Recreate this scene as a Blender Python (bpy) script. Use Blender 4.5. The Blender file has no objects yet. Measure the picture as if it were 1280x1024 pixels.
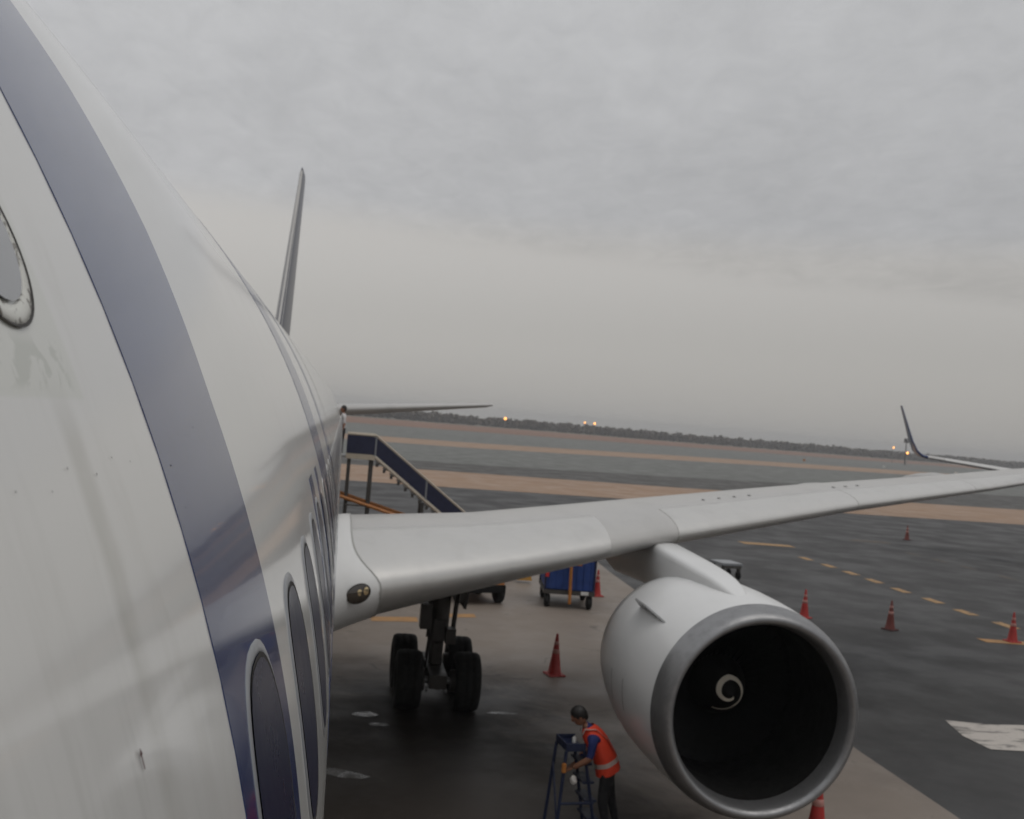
import bpy, bmesh, random
import numpy as np
from math import *
from mathutils import Vector, Matrix, noise
random.seed(4)
sc = bpy.context.scene
COL = sc.collection

# ------------------------------------------------------------------ camera
FPX = 1280.0
CAMP = Vector((2.48, 5.8, 5.76))
VPX, VPY, ROLL = 430.0, 508.5, radians(4.8)
a = Vector(((VPX-640)/FPX, (512-VPY)/FPX, -1.0)).normalized()
bzz = -(sin(ROLL)*a.x + cos(ROLL)*a.y)/a.z
b = Vector((sin(ROLL), cos(ROLL), bzz)).normalized()
xx = a.cross(b)
cam = bpy.data.cameras.new('camera'); camo = bpy.data.objects.new('camera', cam); COL.objects.link(camo)
camo.matrix_world = Matrix.Translation(CAMP) @ Matrix((xx, a, b)).to_4x4()
cam.sensor_width = 36; cam.lens = 36*FPX/1280; cam.clip_start = .02; cam.clip_end = 9000
cam.dof.use_dof = True; cam.dof.focus_distance = 1.6; cam.dof.aperture_fstop = 36/3.3
sc.camera = camo

# ------------------------------------------------------------------ world and sun
SUN_EL, SUN_AZ = radians(68), radians(135)      # azimuth clockwise from +Y
world = bpy.data.worlds.new('World'); sc.world = world; world.use_nodes = True
nt = world.node_tree; N = nt.nodes; L = nt.links
for n in list(N): N.remove(n)
def W(t, **k):
    n = N.new(t)
    for p, v in k.items(): setattr(n, p, v)
    return n
out = W('ShaderNodeOutputWorld'); bg = W('ShaderNodeBackground'); bg.inputs[1].default_value = .1
L.new(bg.outputs[0], out.inputs[0])
sky = W('ShaderNodeTexSky', sky_type='NISHITA'); sky.sun_disc = False
sky.sun_elevation = SUN_EL; sky.sun_rotation = SUN_AZ; sky.dust_density = 4; sky.altitude = 30
tc = W('ShaderNodeTexCoord'); sep = W('ShaderNodeSeparateXYZ'); L.new(tc.outputs['Generated'], sep.inputs[0])
def wm(op, a, b=None, c=None, clamp=False):
    n = W('ShaderNodeMath', operation=op); n.use_clamp = clamp
    for i, v in enumerate((a, b, c)):
        if v is None: continue
        if isinstance(v, (int, float)): n.inputs[i].default_value = v
        else: L.new(v, n.inputs[i])
    return n.outputs[0]
zc = wm('MAXIMUM', sep.outputs[2], 0.0)
den = wm('ADD', zc, .17)
px, py = wm('DIVIDE', sep.outputs[0], den), wm('DIVIDE', sep.outputs[1], den)
cmb = W('ShaderNodeCombineXYZ'); L.new(px, cmb.inputs[0]); L.new(py, cmb.inputs[1])
def wnoise(scale, detail, rough, dist=0, off=0):
    n = W('ShaderNodeTexNoise'); n.inputs['Scale'].default_value = scale; n.inputs['Detail'].default_value = detail
    n.inputs['Roughness'].default_value = rough; n.inputs['Distortion'].default_value = dist
    mp = W('ShaderNodeMapping'); mp.inputs['Location'].default_value = (off, off*.7, 0); mp.inputs['Scale'].default_value = (1, .75, 1)
    mp.inputs['Rotation'].default_value = (0, 0, .5)
    L.new(cmb.outputs[0], mp.inputs[0]); L.new(mp.outputs[0], n.inputs['Vector']); return n.outputs[0]
n1 = wnoise(3.4, 7, .58, .2, 3.1); n2 = wnoise(.55, 3, .5, .3, 8.0); n3 = wnoise(13.0, 7, .66, .5, 1.0)
cl = wm('ADD', wm('MULTIPLY', wm('SUBTRACT', n1, .5), .22), wm('MULTIPLY', wm('SUBTRACT', n2, .5), .20))
cl = wm('ADD', cl, wm('MULTIPLY', wm('SUBTRACT', n3, .5), .26))
# lower rim of the cloud sheet: wavy, lower towards the right
rim = wm('ADD', wm('MULTIPLY', sep.outputs[0], .09), wm('MULTIPLY', wm('SUBTRACT', n2, .5), .06))
edge = W('ShaderNodeMapRange'); edge.interpolation_type = 'SMOOTHSTEP'
L.new(wm('ADD', sep.outputs[2], rim), edge.inputs[0]); edge.inputs[1].default_value = .172; edge.inputs[2].default_value = .192
cm = wm('MULTIPLY_ADD', wm('SUBTRACT', cl, .055), edge.outputs[0], 1.03)
ramp = W('ShaderNodeValToRGB'); L.new(sep.outputs[2], ramp.inputs[0])
cr = ramp.color_ramp; cr.interpolation = 'EASE'
K = 4.0
stops = [(0.0, (.37, .358, .34)), (.08, (.40, .387, .368)), (.165, (.445, .430, .41)), (.205, (.42, .418, .42)), (.38, (.478, .478, .48)), (1.0, (.60, .61, .62))]
cr.elements[0].position = 0; cr.elements[1].position = 1
for p, c in stops[1:-1]: cr.elements.new(p)
for e, (p, c) in zip(cr.elements, stops): e.position = p; e.color = (*c, 1)
az = wm('MULTIPLY_ADD', sep.outputs[0], -.16, 1.03)
tot = wm('MULTIPLY', wm('MULTIPLY', cm, az), 11.2)
vm = W('ShaderNodeVectorMath', operation='SCALE'); L.new(ramp.outputs[0], vm.inputs[0]); L.new(tot, vm.inputs['Scale'])
mix = W('ShaderNodeMix', data_type='RGBA'); mix.inputs[0].default_value = .93
L.new(sky.outputs[0], mix.inputs[6]); L.new(vm.outputs[0], mix.inputs[7]); L.new(mix.outputs[2], bg.inputs[0])

sun = bpy.data.lights.new('sun', 'SUN'); suno = bpy.data.objects.new('sun', sun); COL.objects.link(suno)
sun.energy = .65; sun.angle = radians(50); sun.color = (1, .96, .91)
sd = Vector((sin(SUN_AZ)*cos(SUN_EL), cos(SUN_AZ)*cos(SUN_EL), sin(SUN_EL)))
suno.rotation_euler = sd.to_track_quat('Z', 'Y').to_euler()
sc.view_settings.view_transform = 'Standard'; sc.view_settings.look = 'None'
sc.view_settings.exposure = 0; sc.view_settings.gamma = 1; sc.view_settings.use_curve_mapping = False

# ------------------------------------------------------------------ materials
class Mat:
    def __init__(s, name, col=(.5, .5, .5), rough=.5, metal=0., coat=0., coatr=.05, spec=.5):
        s.m = bpy.data.materials.new(name); s.m.use_nodes = True
        s.t = s.m.node_tree; s.p = s.t.nodes['Principled BSDF']; s.base = col
        s.p.inputs['Base Color'].default_value = (*col, 1); s.p.inputs['Roughness'].default_value = rough
        s.p.inputs['Metallic'].default_value = metal; s.p.inputs['Coat Weight'].default_value = coat
        s.p.inputs['Coat Roughness'].default_value = coatr; s.p.inputs['Specular IOR Level'].default_value = spec
        s.col = None
    def n(s, t, **k):
        q = s.t.nodes.new(t)
        for a, v in k.items(): setattr(q, a, v)
        return q
    def l(s, a, b): s.t.links.new(a, b)
    def coord(s, kind='Object', scale=(1, 1, 1), rot=(0, 0, 0)):
        c = s.n('ShaderNodeTexCoord'); m = s.n('ShaderNodeMapping'); m.inputs['Scale'].default_value = scale
        m.inputs['Rotation'].default_value = rot
        s.l(c.outputs[kind], m.inputs[0]); return m.outputs[0]
    def noise(s, scale=5, detail=6, rough=.6, vec=None, dist=0.):
        q = s.n('ShaderNodeTexNoise'); q.inputs['Scale'].default_value = scale; q.inputs['Detail'].default_value = detail
        q.inputs['Roughness'].default_value = rough; q.inputs['Distortion'].default_value = dist
        s.l(vec if vec is not None else s.coord(), q.inputs['Vector']); return q.outputs[0]
    def rng(s, v, a, b, c=0., d=1., smooth=True):
        q = s.n('ShaderNodeMapRange'); q.interpolation_type = 'SMOOTHSTEP' if smooth else 'LINEAR'
        s.l(v, q.inputs[0])
        for i, x in enumerate((a, b, c, d)): q.inputs[i+1].default_value = x
        return q.outputs[0]
    def math(s, op, *v):
        q = s.n('ShaderNodeMath', operation=op)
        for i, x in enumerate(v):
            if isinstance(x, (int, float)): q.inputs[i].default_value = x
            else: s.l(x, q.inputs[i])
        return q.outputs[0]
    def xyz(s, kind='Object'):
        c = s.n('ShaderNodeTexCoord'); q = s.n('ShaderNodeSeparateXYZ'); s.l(c.outputs[kind], q.inputs[0]); return q.outputs
    def blend(s, fac, col):
        q = s.n('ShaderNodeMix', data_type='RGBA')
        if isinstance(fac, (int, float)): q.inputs[0].default_value = fac
        else: s.l(fac, q.inputs[0])
        if s.col is None: q.inputs[6].default_value = (*s.base, 1)
        else: s.l(s.col, q.inputs[6])
        q.inputs[7].default_value = (*col, 1)
        s.col = q.outputs[2]; s.l(s.col, s.p.inputs['Base Color']); return s
    def bump(s, h, strength=.2, dist=.01, coat=False):
        q = s.n('ShaderNodeBump'); q.inputs['Strength'].default_value = strength; q.inputs['Distance'].default_value = dist
        s.l(h, q.inputs['Height']); s.l(q.outputs[0], s.p.inputs['Normal'])
        if coat: s.l(q.outputs[0], s.p.inputs['Coat Normal'])
        return s
    def rgh(s, v): s.l(v, s.p.inputs['Roughness']); return s

def worn(name, col, rough=.5, dark=.6, scale=4, **k):
    m = Mat(name, col, rough, **k)
    n = m.noise(scale, 6, .65)
    m.blend(m.rng(n, .42, .72, 0, .55), tuple(c*dark for c in col))
    m.rgh(m.rng(n, .3, .7, rough*.85, min(1, rough*1.2)))
    m.bump(m.noise(scale*8, 3, .6), .08, .004)
    return m.m

# fuselage white paint with real grime
def paint_white():
    m = Mat('white_aircraft_paint', (.64, .635, .615), .5, coat=.9, coatr=.09)
    x = m.xyz()
    # fine vertical weathering that runs round the hull
    st = m.noise(2.2, 5, .6, m.coord(scale=(.8, 9, .5)))
    m.blend(m.rng(st, .5, .75, 0, .05), (.52, .53, .50))
    big = m.noise(1.3, 4, .55)
    m.blend(m.rng(big, .5, .8, 0, .22), (.50, .50, .47))
    # worn rectangular rescue patch round the little door window
    bx = m.math('MULTIPLY', m.rng(x[1], 6.725, 6.74, 1, 0), m.rng(x[2], 5.745, 5.75, 0, 1))
    bx = m.math('MULTIPLY', bx, m.rng(x[2], 6.02, 6.1, 1, 0))
    m.blend(m.math('MULTIPLY', bx, .55), (.55, .56, .50))
    sm = m.noise(22, 6, .7, m.coord(scale=(1, 1.0, .9), rot=(.4, 0, 0)), .9)
    low = m.math('MULTIPLY', m.rng(x[2], 5.75, 5.76, 0, 1), m.rng(x[2], 5.785, 5.80, 1, 0))
    low = m.math('MULTIPLY', low, m.rng(x[1], 6.70, 6.725, 1, 0))
    m.blend(m.math('MULTIPLY', m.math('MULTIPLY', m.rng(sm, .47, .56, 0, 1), low), .7), (.42, .43, .38))
    # tiny chips and streaks
    ch = m.noise(48, 4, .7, m.coord(scale=(1, 1.5, .5)))
    m.blend(m.rng(ch, .735, .755, 0, .6), (.16, .15, .14))
    # soot line of vertical drips in front of the stripe
    dr = m.noise(7, 4, .6, m.coord(scale=(.3, 5, .35)))
    dz = m.math('MULTIPLY', m.rng(dr, .5, .68, 0, .40), m.rng(x[2], 5.2, 5.72, 1, .15))
    m.blend(m.math('MULTIPLY', dz, m.rng(x[1], 6.62, 6.8, 1, .15)), (.40, .40, .37))
    m.bump(m.noise(2.2, 2, .5, m.coord(scale=(1, 1.6, 1))), .015, .02, True)
    y_ = m.math('ABSOLUTE', m.math('SUBTRACT', m.math('ADD', x[1], m.math('MULTIPLY', m.math('SUBTRACT', m.noise(3, 4, .6), .5), .05)), 6.665))
    sm2 = m.math('MULTIPLY', m.rng(y_, .008, .035, 1, 0), m.rng(x[2], 5.70, 5.78, 1, 0))
    m.blend(m.math('MULTIPLY', sm2, m.rng(m.noise(5, 4, .6, m.coord(scale=(1, 1, .6))), .35, .65, .1, .55)), (.40, .39, .35))
    m.blend(m.math('MULTIPLY', m.rng(m.noise(2.6, 5, .6, m.coord(scale=(1, 1.6, .7)), .5), .5, .68, 0, .30), m.rng(x[1], 6.9, 7.2, 1, .3)), (.47, .46, .42))
    return m.m
def paint_blue():
    m = Mat('dark_blue_aircraft_paint', (.0, .018, .105), .22, coat=.5, coatr=.05, spec=.4)
    m.blend(m.rng(m.noise(1.6, 3, .6), .45, .7, 0, .5), (.0, .014, .08))
    m.bump(m.noise(2.6, 2, .5, m.coord(scale=(1, 1.6, 1))), .02, .02, True)
    return m.m
M = {}
M['white'] = paint_white(); M['blue'] = paint_blue()
def wing_paint(name, col, coat=.3):
    m = Mat(name, col, .42, coat=coat, coatr=.15)
    m.blend(m.rng(m.noise(1.2, 5, .6, m.coord(scale=(1, .35, 1))), .45, .75, 0, .5), tuple(c*.78 for c in col))
    m.blend(m.rng(m.noise(9, 5, .7, m.coord(scale=(1, .2, 1))), .6, .8, 0, .35), tuple(c*.6 for c in col))
    return m.m
M['wing_grey'] = wing_paint('grey_wing_paint', (.43, .42, .405))
M['tail'] = wing_paint('dark_tail_paint', (.035, .038, .060), .2)
M['slat'] = wing_paint('pale_leading_edge_paint', (.66, .66, .65))
ms_ = Mat('satin_bare_leading_edge', (.61, .60, .58), .36, metal=.55); ms_.blend(ms_.rng(ms_.noise(2.5, 5, .65, ms_.coord(scale=(1, .4, 1))), .45, .75, 0, .5), (.52, .51, .49)); ms_.rgh(ms_.rng(ms_.noise(4), .35, .7, .32, .45)); M['slat_metal'] = ms_.m
M['nacelle'] = wing_paint('white_engine_cowl_paint', (.68, .68, .675))
def lipm():
    m = Mat('brushed_inlet_metal', (.27, .27, .275), .36, metal=.7)
    n = m.noise(6, 5, .65); m.blend(m.rng(n, .45, .7, 0, .5), (.19, .19, .195)); m.rgh(m.rng(n, .3, .7, .28, .46)); return m.m
M['lip'] = lipm()
M['duct'] = worn('dark_inlet_liner', (.009, .0088, .0085), .8, .6, spec=.2)
M['blade'] = worn('dark_titanium_blade', (.02, .02, .021), .4, .7, metal=.5)
M['spinner'] = worn('black_spinner', (.007, .007, .007), .6, spec=.2)
M['swirl'] = worn('cream_spiral_paint', (.80, .74, .62), .5, .85)
M['metal'] = worn('grey_metal', (.30, .30, .30), .4, .6, metal=.6)
M['darkmetal'] = worn('grimy_dark_metal', (.055, .05, .045), .55, .5)
M['strut'] = worn('grimy_gear_strut', (.055, .048, .042), .45, .4)
M['rubber'] = worn('black_tyre_rubber', (.010, .010, .010), .85, 1.6, 9)
M['hub'] = worn('grey_wheel_hub', (.16, .16, .16), .5, .5)
def glassm(name, col, rough=.08):
    m = Mat(name, col, rough, coat=1.0, coatr=.03); m.blend(m.rng(m.noise(3), .4, .7, 0, .4), tuple(c*1.6 for c in col)); return m.m
M['glass'] = worn('dark_cabin_glass', (.008, .012, .040), .3, .7, 3, spec=.35)
M['porthole'] = glassm('grey_porthole_glass', (.16, .165, .17), .25)
M['winring'] = worn('grey_window_surround', (.27, .28, .295), .35, .8, 8, metal=.3)
def chipped():
    m = Mat('chipped_porthole_ring', (.60, .60, .56), .5)
    m.blend(m.rng(m.noise(60, 5, .75, None, .6), .52, .58, 0, .9), (.10, .085, .07))
    m.blend(m.rng(m.noise(25, 4, .7), .55, .7, 0, .5), (.38, .36, .31)); m.bump(m.noise(60, 5, .7), .4, .002); return m.m
M['chipped'] = chipped()
M['seal'] = worn('black_rubber_seal', (.03, .027, .024), .7, .6, 40)
M['lens'] = glassm('landing_light_glass', (.03, .022, .015), .05)
def lampm():
    m = Mat('landing_light_reflector', (.8, .66, .42), .12, metal=1); m.blend(m.rng(m.noise(20), .5, .7, 0, .5), (.5, .38, .2)); return m.m
M['reflector'] = lampm()
M['navy'] = worn('navy_panel_paint', (.010, .013, .045), .5, .6, 5)
M['cream'] = worn('cream_rail_paint', (.45, .39, .31), .5, .75)
M['orange'] = worn('orange_steel_paint', (.42, .16, .035), .5, .6)
M['cartblue'] = worn('blue_tarpaulin', (.012, .045, .20), .55, .6, 3)
M['standblue'] = worn('blue_step_paint', (.010, .018, .055), .5, .6, 8)
M['conered'] = worn('red_cone_plastic', (.36, .022, .018), .5, .55, 6)
M['conedull'] = worn('grimy_red_cone_plastic', (.15, .030, .022), .6, .4, 6)
M['collar'] = worn('faded_reflective_collar', (.45, .22, .19), .5, .7, 10)
M['conebase'] = worn('black_cone_base', (.07, .02, .018), .7, .6)
M['redlamp'] = worn('red_reflector_plastic', (.5, .03, .03), .3, .7)
M['yellow'] = worn('ochre_steel_paint', (.42, .22, .04), .5, .6)
M['whiteplastic'] = worn('white_plastic', (.6, .6, .58), .5, .8)
M['skin'] = worn('brown_skin', (.26, .12, .07), .5, .85, 12)
M['hair'] = worn('black_hair', (.012, .010, .009), .6, .6, 30)
M['vest'] = worn('orange_red_vest_cloth', (.78, .060, .022), .7, .75, 7)
M['tape'] = worn('silver_reflective_tape', (.52, .40, .36), .4, .8, 12)
M['shirtblue'] = worn('royal_blue_shirt', (.014, .026, .13), .8, .7, 9)
M['shirtwhite'] = worn('white_shirt', (.55, .53, .53), .8, .85, 9)
M['trousers'] = worn('black_trousers', (.012, .012, .014), .85, .7, 9)
M['shoes'] = worn('black_shoe_leather', (.01, .01, .01), .5, .7, 9)
M['cloth'] = worn('white_rag', (.6, .57, .54), .9, .8, 20)
M['galv'] = worn('galvanised_pole', (.3, .29, .27), .5, .7)

# ------------------------------------------------------------------ object helpers
def link(name, me, mat=None, parent=None, smooth=False):
    if mat is not None:
        for mm in (mat if isinstance(mat, (list, tuple)) else [mat]): me.materials.append(mm)
    if smooth:
        me.polygons.foreach_set('use_smooth', [True]*len(me.polygons))
        if len(me.polygons) < 30000:
            bm = bmesh.new(); bm.from_mesh(me)
            for e in bm.edges:
                if len(e.link_faces) == 2 and e.calc_face_angle(0) > .95 and max(len(q.verts) for q in e.link_faces) > 4: e.smooth = False
            bm.to_mesh(me); bm.free()
    o = bpy.data.objects.new(name, me); COL.objects.link(o)
    if parent is not None: o.parent = parent
    return o
def tag(o, label=None, cat=None, group=None, kind=None):
    if label: o['label'] = label
    if cat: o['category'] = cat
    if group: o['group'] = group
    if kind: o['kind'] = kind
    return o
def empty(name, loc=(0, 0, 0), rz=0., **k):
    o = bpy.data.objects.new(name, None); COL.objects.link(o); o.location = loc; o.rotation_euler = (0, 0, rz); o.empty_display_size = .2
    return tag(o, **k)
def mesh(name, v, f):
    me = bpy.data.meshes.new(name); me.from_pydata([tuple(p) for p in v], [], f); me.update(); return me
class MB:
    def __init__(s): s.v = []; s.f = []
    def add(s, v, f):
        k = len(s.v); s.v += [tuple(p) for p in v]; s.f += [tuple(i+k for i in q) for q in f]; return s
    def box(s, c, d, rot=None, taper=1.0):
        x, y, z = (q/2 for q in d); v = []
        for sx, sy, sz in ((-1,-1,-1),(1,-1,-1),(1,1,-1),(-1,1,-1),(-1,-1,1),(1,-1,1),(1,1,1),(-1,1,1)):
            t = taper if sz > 0 else 1
            p = Vector((sx*x*t, sy*y*t, sz*z))
            if rot is not None: p = rot @ p
            v.append(p + Vector(c))
        return s.add(v, [(0,3,2,1),(4,5,6,7),(0,1,5,4),(1,2,6,5),(2,3,7,6),(3,0,4,7)])
    def rod(s, p0, p1, r0, r1=None, n=8, cap=True):
        r1 = r0 if r1 is None else r1; p0, p1 = Vector(p0), Vector(p1); q = (p1-p0).to_track_quat('Z', 'Y')
        v = []
        for p, r in ((p0, r0), (p1, r1)):
            for i in range(n):
                t = 2*pi*i/n; v.append(p + q @ Vector((r*cos(t), r*sin(t), 0)))
        f = [(i, (i+1) % n, n+(i+1) % n, n+i) for i in range(n)]
        if cap: f += [tuple(range(n))[::-1], tuple(range(n, 2*n))]
        return s.add(v, f)
    def lathe(s, prof, axis='z', n=32, c=(0, 0, 0), closed=False, sy=1., sz=1.):
        v = []; f = []
        for (h, r) in prof:
            for i in range(n):
                t = 2*pi*i/n; p = (r*cos(t), r*sin(t)*sz, h) if axis == 'z' else ((r*cos(t), h, r*sin(t)*sz) if axis == 'y' else (h, r*cos(t), r*sin(t)*sz))
                v.append((p[0]+c[0], p[1]+c[1], p[2]+c[2]))
        m = len(prof)
        for j in range(m-1 + (1 if closed else 0)):
            j2 = (j+1) % m
            for i in range(n): f.append((j*n+i, j*n+(i+1) % n, j2*n+(i+1) % n, j2*n+i))
        if not closed:
            if prof[0][1] > 1e-4: f.append(tuple(range(n))[::-1])
            if prof[-1][1] > 1e-4: f.append(tuple(range((m-1)*n, m*n)))
        return s.add(v, f)
    def build(s, name, mat, parent=None, smooth=False, bevel=0):
        me = mesh(name, s.v, s.f)
        if bevel:
            bm = bmesh.new(); bm.from_mesh(me)
            bmesh.ops.bevel(bm, geom=[e for e in bm.edges if len(e.link_faces) == 2 and e.calc_face_angle(0) > .5], offset=bevel, segments=2, affect='EDGES')
            bm.to_mesh(me); bm.free()
        return link(name, me, mat, parent, smooth)
def fixnormals(o):
    bm = bmesh.new(); bm.from_mesh(o.data); bmesh.ops.recalc_face_normals(bm, faces=bm.faces); bm.to_mesh(o.data); bm.free(); return o
def copytree(o, parent=None, skip=()):
    c = o.copy(); COL.objects.link(c); c.parent = parent
    for ch in list(o.children):
        if ch.name.split('.')[0] not in skip: copytree(ch, c, skip)
    return c

# ------------------------------------------------------------------ ground and airfield
def groundmat(name, col, dark, light, sc1=.12, sc2=1.6, rough=.85, streak=None, stain_shade=None, spec=.3, joints=None):
    m = Mat(name, col, rough, spec=spec)
    m.blend(m.rng(m.noise(sc1, 6, .62, None, .3), .42, .70, 0, .55), dark)
    m.blend(m.rng(m.noise(sc2, 8, .75, None, .1), .46, .78, 0, .5), light)
    m.blend(m.rng(m.noise(sc2*.5, 7, .72, m.coord(scale=(1, .6, 1), rot=(0, 0, .8)), .3), .52, .80, 0, .35), dark)
    if stain_shade:
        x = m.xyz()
        for (cx, cy, r1, r2, amt, c) in stain_shade:
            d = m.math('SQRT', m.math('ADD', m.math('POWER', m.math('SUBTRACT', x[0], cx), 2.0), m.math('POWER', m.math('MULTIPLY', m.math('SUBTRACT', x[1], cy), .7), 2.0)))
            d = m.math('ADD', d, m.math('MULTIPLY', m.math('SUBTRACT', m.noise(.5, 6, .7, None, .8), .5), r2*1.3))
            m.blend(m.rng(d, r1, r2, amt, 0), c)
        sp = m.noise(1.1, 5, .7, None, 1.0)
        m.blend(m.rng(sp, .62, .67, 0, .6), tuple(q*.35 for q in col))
    if joints:
        x = m.xyz()
        for ax, per, off in joints:
            q = m.math('ABSOLUTE', m.math('SUBTRACT', m.math('FRACT', m.math('DIVIDE', m.math('ADD', x[ax], off), per)), .5))
            m.blend(m.rng(q, .4955, .4985, 0, .7), tuple(c*.3 for c in col))
    m.bump(m.noise(30, 5, .7), .25, .01)
    n = m.noise(.35, 5, .6); m.rgh(m.rng(n, .35, .7, rough*.62, rough))
    return m.m
def flat(name, pts, z, mat, sub=0):
    me = mesh(name, [(x, y, z) for x, y in pts], [tuple(range(len(pts)))])
    return link(name, me, mat)
G = {
 'asphalt': groundmat('apron_asphalt', (.048, .047, .047), (.039, .038, .038), (.060, .059, .058)),
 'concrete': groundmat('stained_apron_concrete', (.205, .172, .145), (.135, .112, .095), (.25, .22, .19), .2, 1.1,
        stain_shade=[(4.6, 21.5, 1.5, 6.0, .86, (.034, .027, .022)), (4.7, 25.5, 1.0, 3.0, .9, (.016, .014, .013)), (2.8, 20.0, 1, 6, .6, (.04, .033, .028))], rough=.75,  # oil stains, plus shade under hull and wing painted into the concrete
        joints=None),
 'sand': groundmat('dry_sand', (.29, .19, .125), (.23, .15, .10), (.35, .245, .17), .05, .4),
 'rust': groundmat('reddish_dry_verge', (.20, .095, .052), (.14, .075, .05), (.24, .13, .08), .03, .2),
 'taxi': groundmat('taxiway_asphalt', (.125, .128, .118), (.095, .098, .09), (.16, .16, .145), .02, .3),
 'dark': groundmat('dark_runway_asphalt', (.060, .057, .052), (.045, .043, .04), (.08, .075, .07), .02, .3),
 'yellow': groundmat('worn_yellow_line_paint', (.38, .21, .085), (.20, .12, .06), (.30, .17, .09), 1.5, 6),
 'earth': groundmat('far_dry_earth', (.13, .115, .09), (.10, .09, .07), (.17, .14, .11), .01, .1),
}
def flatmat(name, col, hole):
    m = Mat(name, col, .8); m.blend(m.rng(m.noise(2.6, 7, .72, m.coord(scale=(.35, 1, 1), rot=(0, 0, .5)), .4), .49, .60, 0, .85), hole); m.blend(m.rng(m.noise(9, 5, .7), .5, .7, 0, .6), tuple(c*.6 for c in col)); return m.m
def faded(name, col, hole, lo, hi):
    m = Mat(name, col, .8); m.blend(m.rng(m.noise(3.5, 7, .72, None, .6), lo, hi, 0, 1), hole); return m.m
G['white'] = flatmat('worn_white_ground_paint', (.50, .46, .42), (.10, .095, .09))
G['dash'] = faded('faded_ochre_dash_paint', (.33, .20, .09), (.08, .07, .06), .5, .68)
G['faint'] = faded('almost_gone_ochre_paint', (.14, .105, .075), (.06, .058, .056), .42, .60)

tag(flat('ground', [(-3000, -1500), (4500, -1500), (4500, 5500), (-3000, 5500)], 0, G['earth']), kind='structure')
tag(flat('apron', [(-150, -120), (420, -120), (420, 112.5), (150, 100), (66, 93.5), (26, 89.2), (-150, 79)], .004, G['asphalt']), kind='structure')
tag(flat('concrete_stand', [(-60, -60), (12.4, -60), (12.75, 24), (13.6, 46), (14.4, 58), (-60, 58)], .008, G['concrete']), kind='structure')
def strip(name, near, far, z, mat):
    tag(flat(name, near + far[::-1], z, G[mat]), kind='structure')
nr = [(-250, 74), (14, 88.0), (26, 89.2), (66, 93.4), (150, 100), (700, 130)]
fr = [(-250, 91), (17, 111.5), (39, 113), (90, 122), (160, 133), (700, 200)]
strip('sand_verge', nr, fr, .016, 'sand')
d0 = fr; d1 = [(-250, 100), (19, 130.5), (56, 143), (124, 170), (300, 235), (900, 420)]
strip('dark_taxiway', d0, d1, .010, 'dark')
g0 = d1; g1 = [(-250, 130), (27.8, 198), (88.3, 234.7), (200, 292), (420, 400), (1200, 760)]
strip('pale_taxiway', g0, g1, .012, 'taxi')
s0 = g1; s1 = [(-250, 160), (34, 238), (113, 288), (240, 352), (470, 470), (1300, 870)]
strip('sand_band', s0, s1, .018, 'sand')
r0 = s1; r1 = [(-250, 290), (56.4, 425), (180, 500), (330, 575), (600, 700), (1500, 1080)]
strip('far_runway', r0, r1, .014, 'taxi')
b0 = r1; b1 = [(-500, 420), (100, 700), (300, 760), (500, 800), (800, 950), (2200, 1500)]
strip('red_verge', b0, b1, .020, 'rust')
flo = flat('runway_line', [(40, 398), (300, 528), (300, 534), (40, 404)], .026, G['faint']); tag(flo, 'thin pale painted line along the far runway', 'ground marking')

# painted marks
def mark(name, pts, z, mat, label, cat='ground marking', group=None): return tag(flat(name, pts, z, G[mat]), label, cat, group)
mark('ground_arrow', [(16.02, 26.4), (15.72, 25.3), (15.78, 24.45), (16.5, 24.4), (17.6, 24.0), (21, 23.2), (21, 25.9), (17.8, 26.25), (17.0, 26.2)], .014, 'white', 'worn white painted marking on the dark apron at the right edge')
q = 0
for i, (x, y) in enumerate([(26.3, 54.9), (26.35, 52.5), (26.35, 50.3), (26.3, 48.1), (26.2, 45.7), (26.25, 43.4), (26.1, 41.0), (26.15, 38.7), (26.1, 36.4)]):
    mark('dashed_line_mark', [(x-.24, y-.60), (x+.22, y-.55), (x+.25, y+.62), (x-.21, y+.55)], .014, 'dash',
         ['nearest', 'second nearest', 'third nearest', 'fourth nearest', 'middle', 'fourth farthest', 'third farthest', 'second farthest', 'farthest'][8-i]+' dash of the faded ochre dashed line on the dark apron', group='dashes of the ochre line beyond the engine')
mark('edge_line', [(25.1, 60.0), (28.1, 59.9), (28.1, 60.9), (25.1, 61.2)], .014, 'dash', 'faded ochre bar at the far end of the dashed line')
mark('edge_line', [(34.6, 66.0), (37.4, 65.8), (37.4, 67.0), (35.0, 67.0)], .014, 'faint', 'faint ochre bar beyond the dashed line near the far cone')
for i, (x, y) in enumerate([(35.6, 60.6), (35.7, 58), (35.8, 55.5), (35.8, 52.2)]):
    mark('faint_dash', [(x-.15, y-.7), (x+.15, y-.7), (x+.15, y+.7), (x-.15, y+.7)], .014, 'faint', ['farthest', 'second farthest', 'second nearest', 'nearest'][i]+' almost worn away dash of the farther dashed row', group='faint dashes of the farther row')
mark('stop_bar', [(23.2, 35.45), (27.5, 35.0), (27.5, 35.65), (23.2, 36.0)], .014, 'yellow', 'ochre bar painted under the right-hand cone')
mark('stand_line', [(3.7, 33.9), (5.0, 34.1), (5.0, 34.75), (3.7, 34.5)], .014, 'yellow', 'short yellow stand line left of the main gear')
mark('stand_line', [(5.6, 34.9), (6.75, 35.15), (6.75, 35.65), (5.6, 35.4)], .014, 'yellow', 'short yellow stand line right of the main gear')
pm = Mat('wet_puddle', (.10, .095, .09), .35, spec=.6); pm.blend(pm.rng(pm.noise(6), .4, .7, 0, .6), (.16, .15, .14)); pm.rgh(pm.rng(pm.noise(5), .4, .6, .25, .5))
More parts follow.
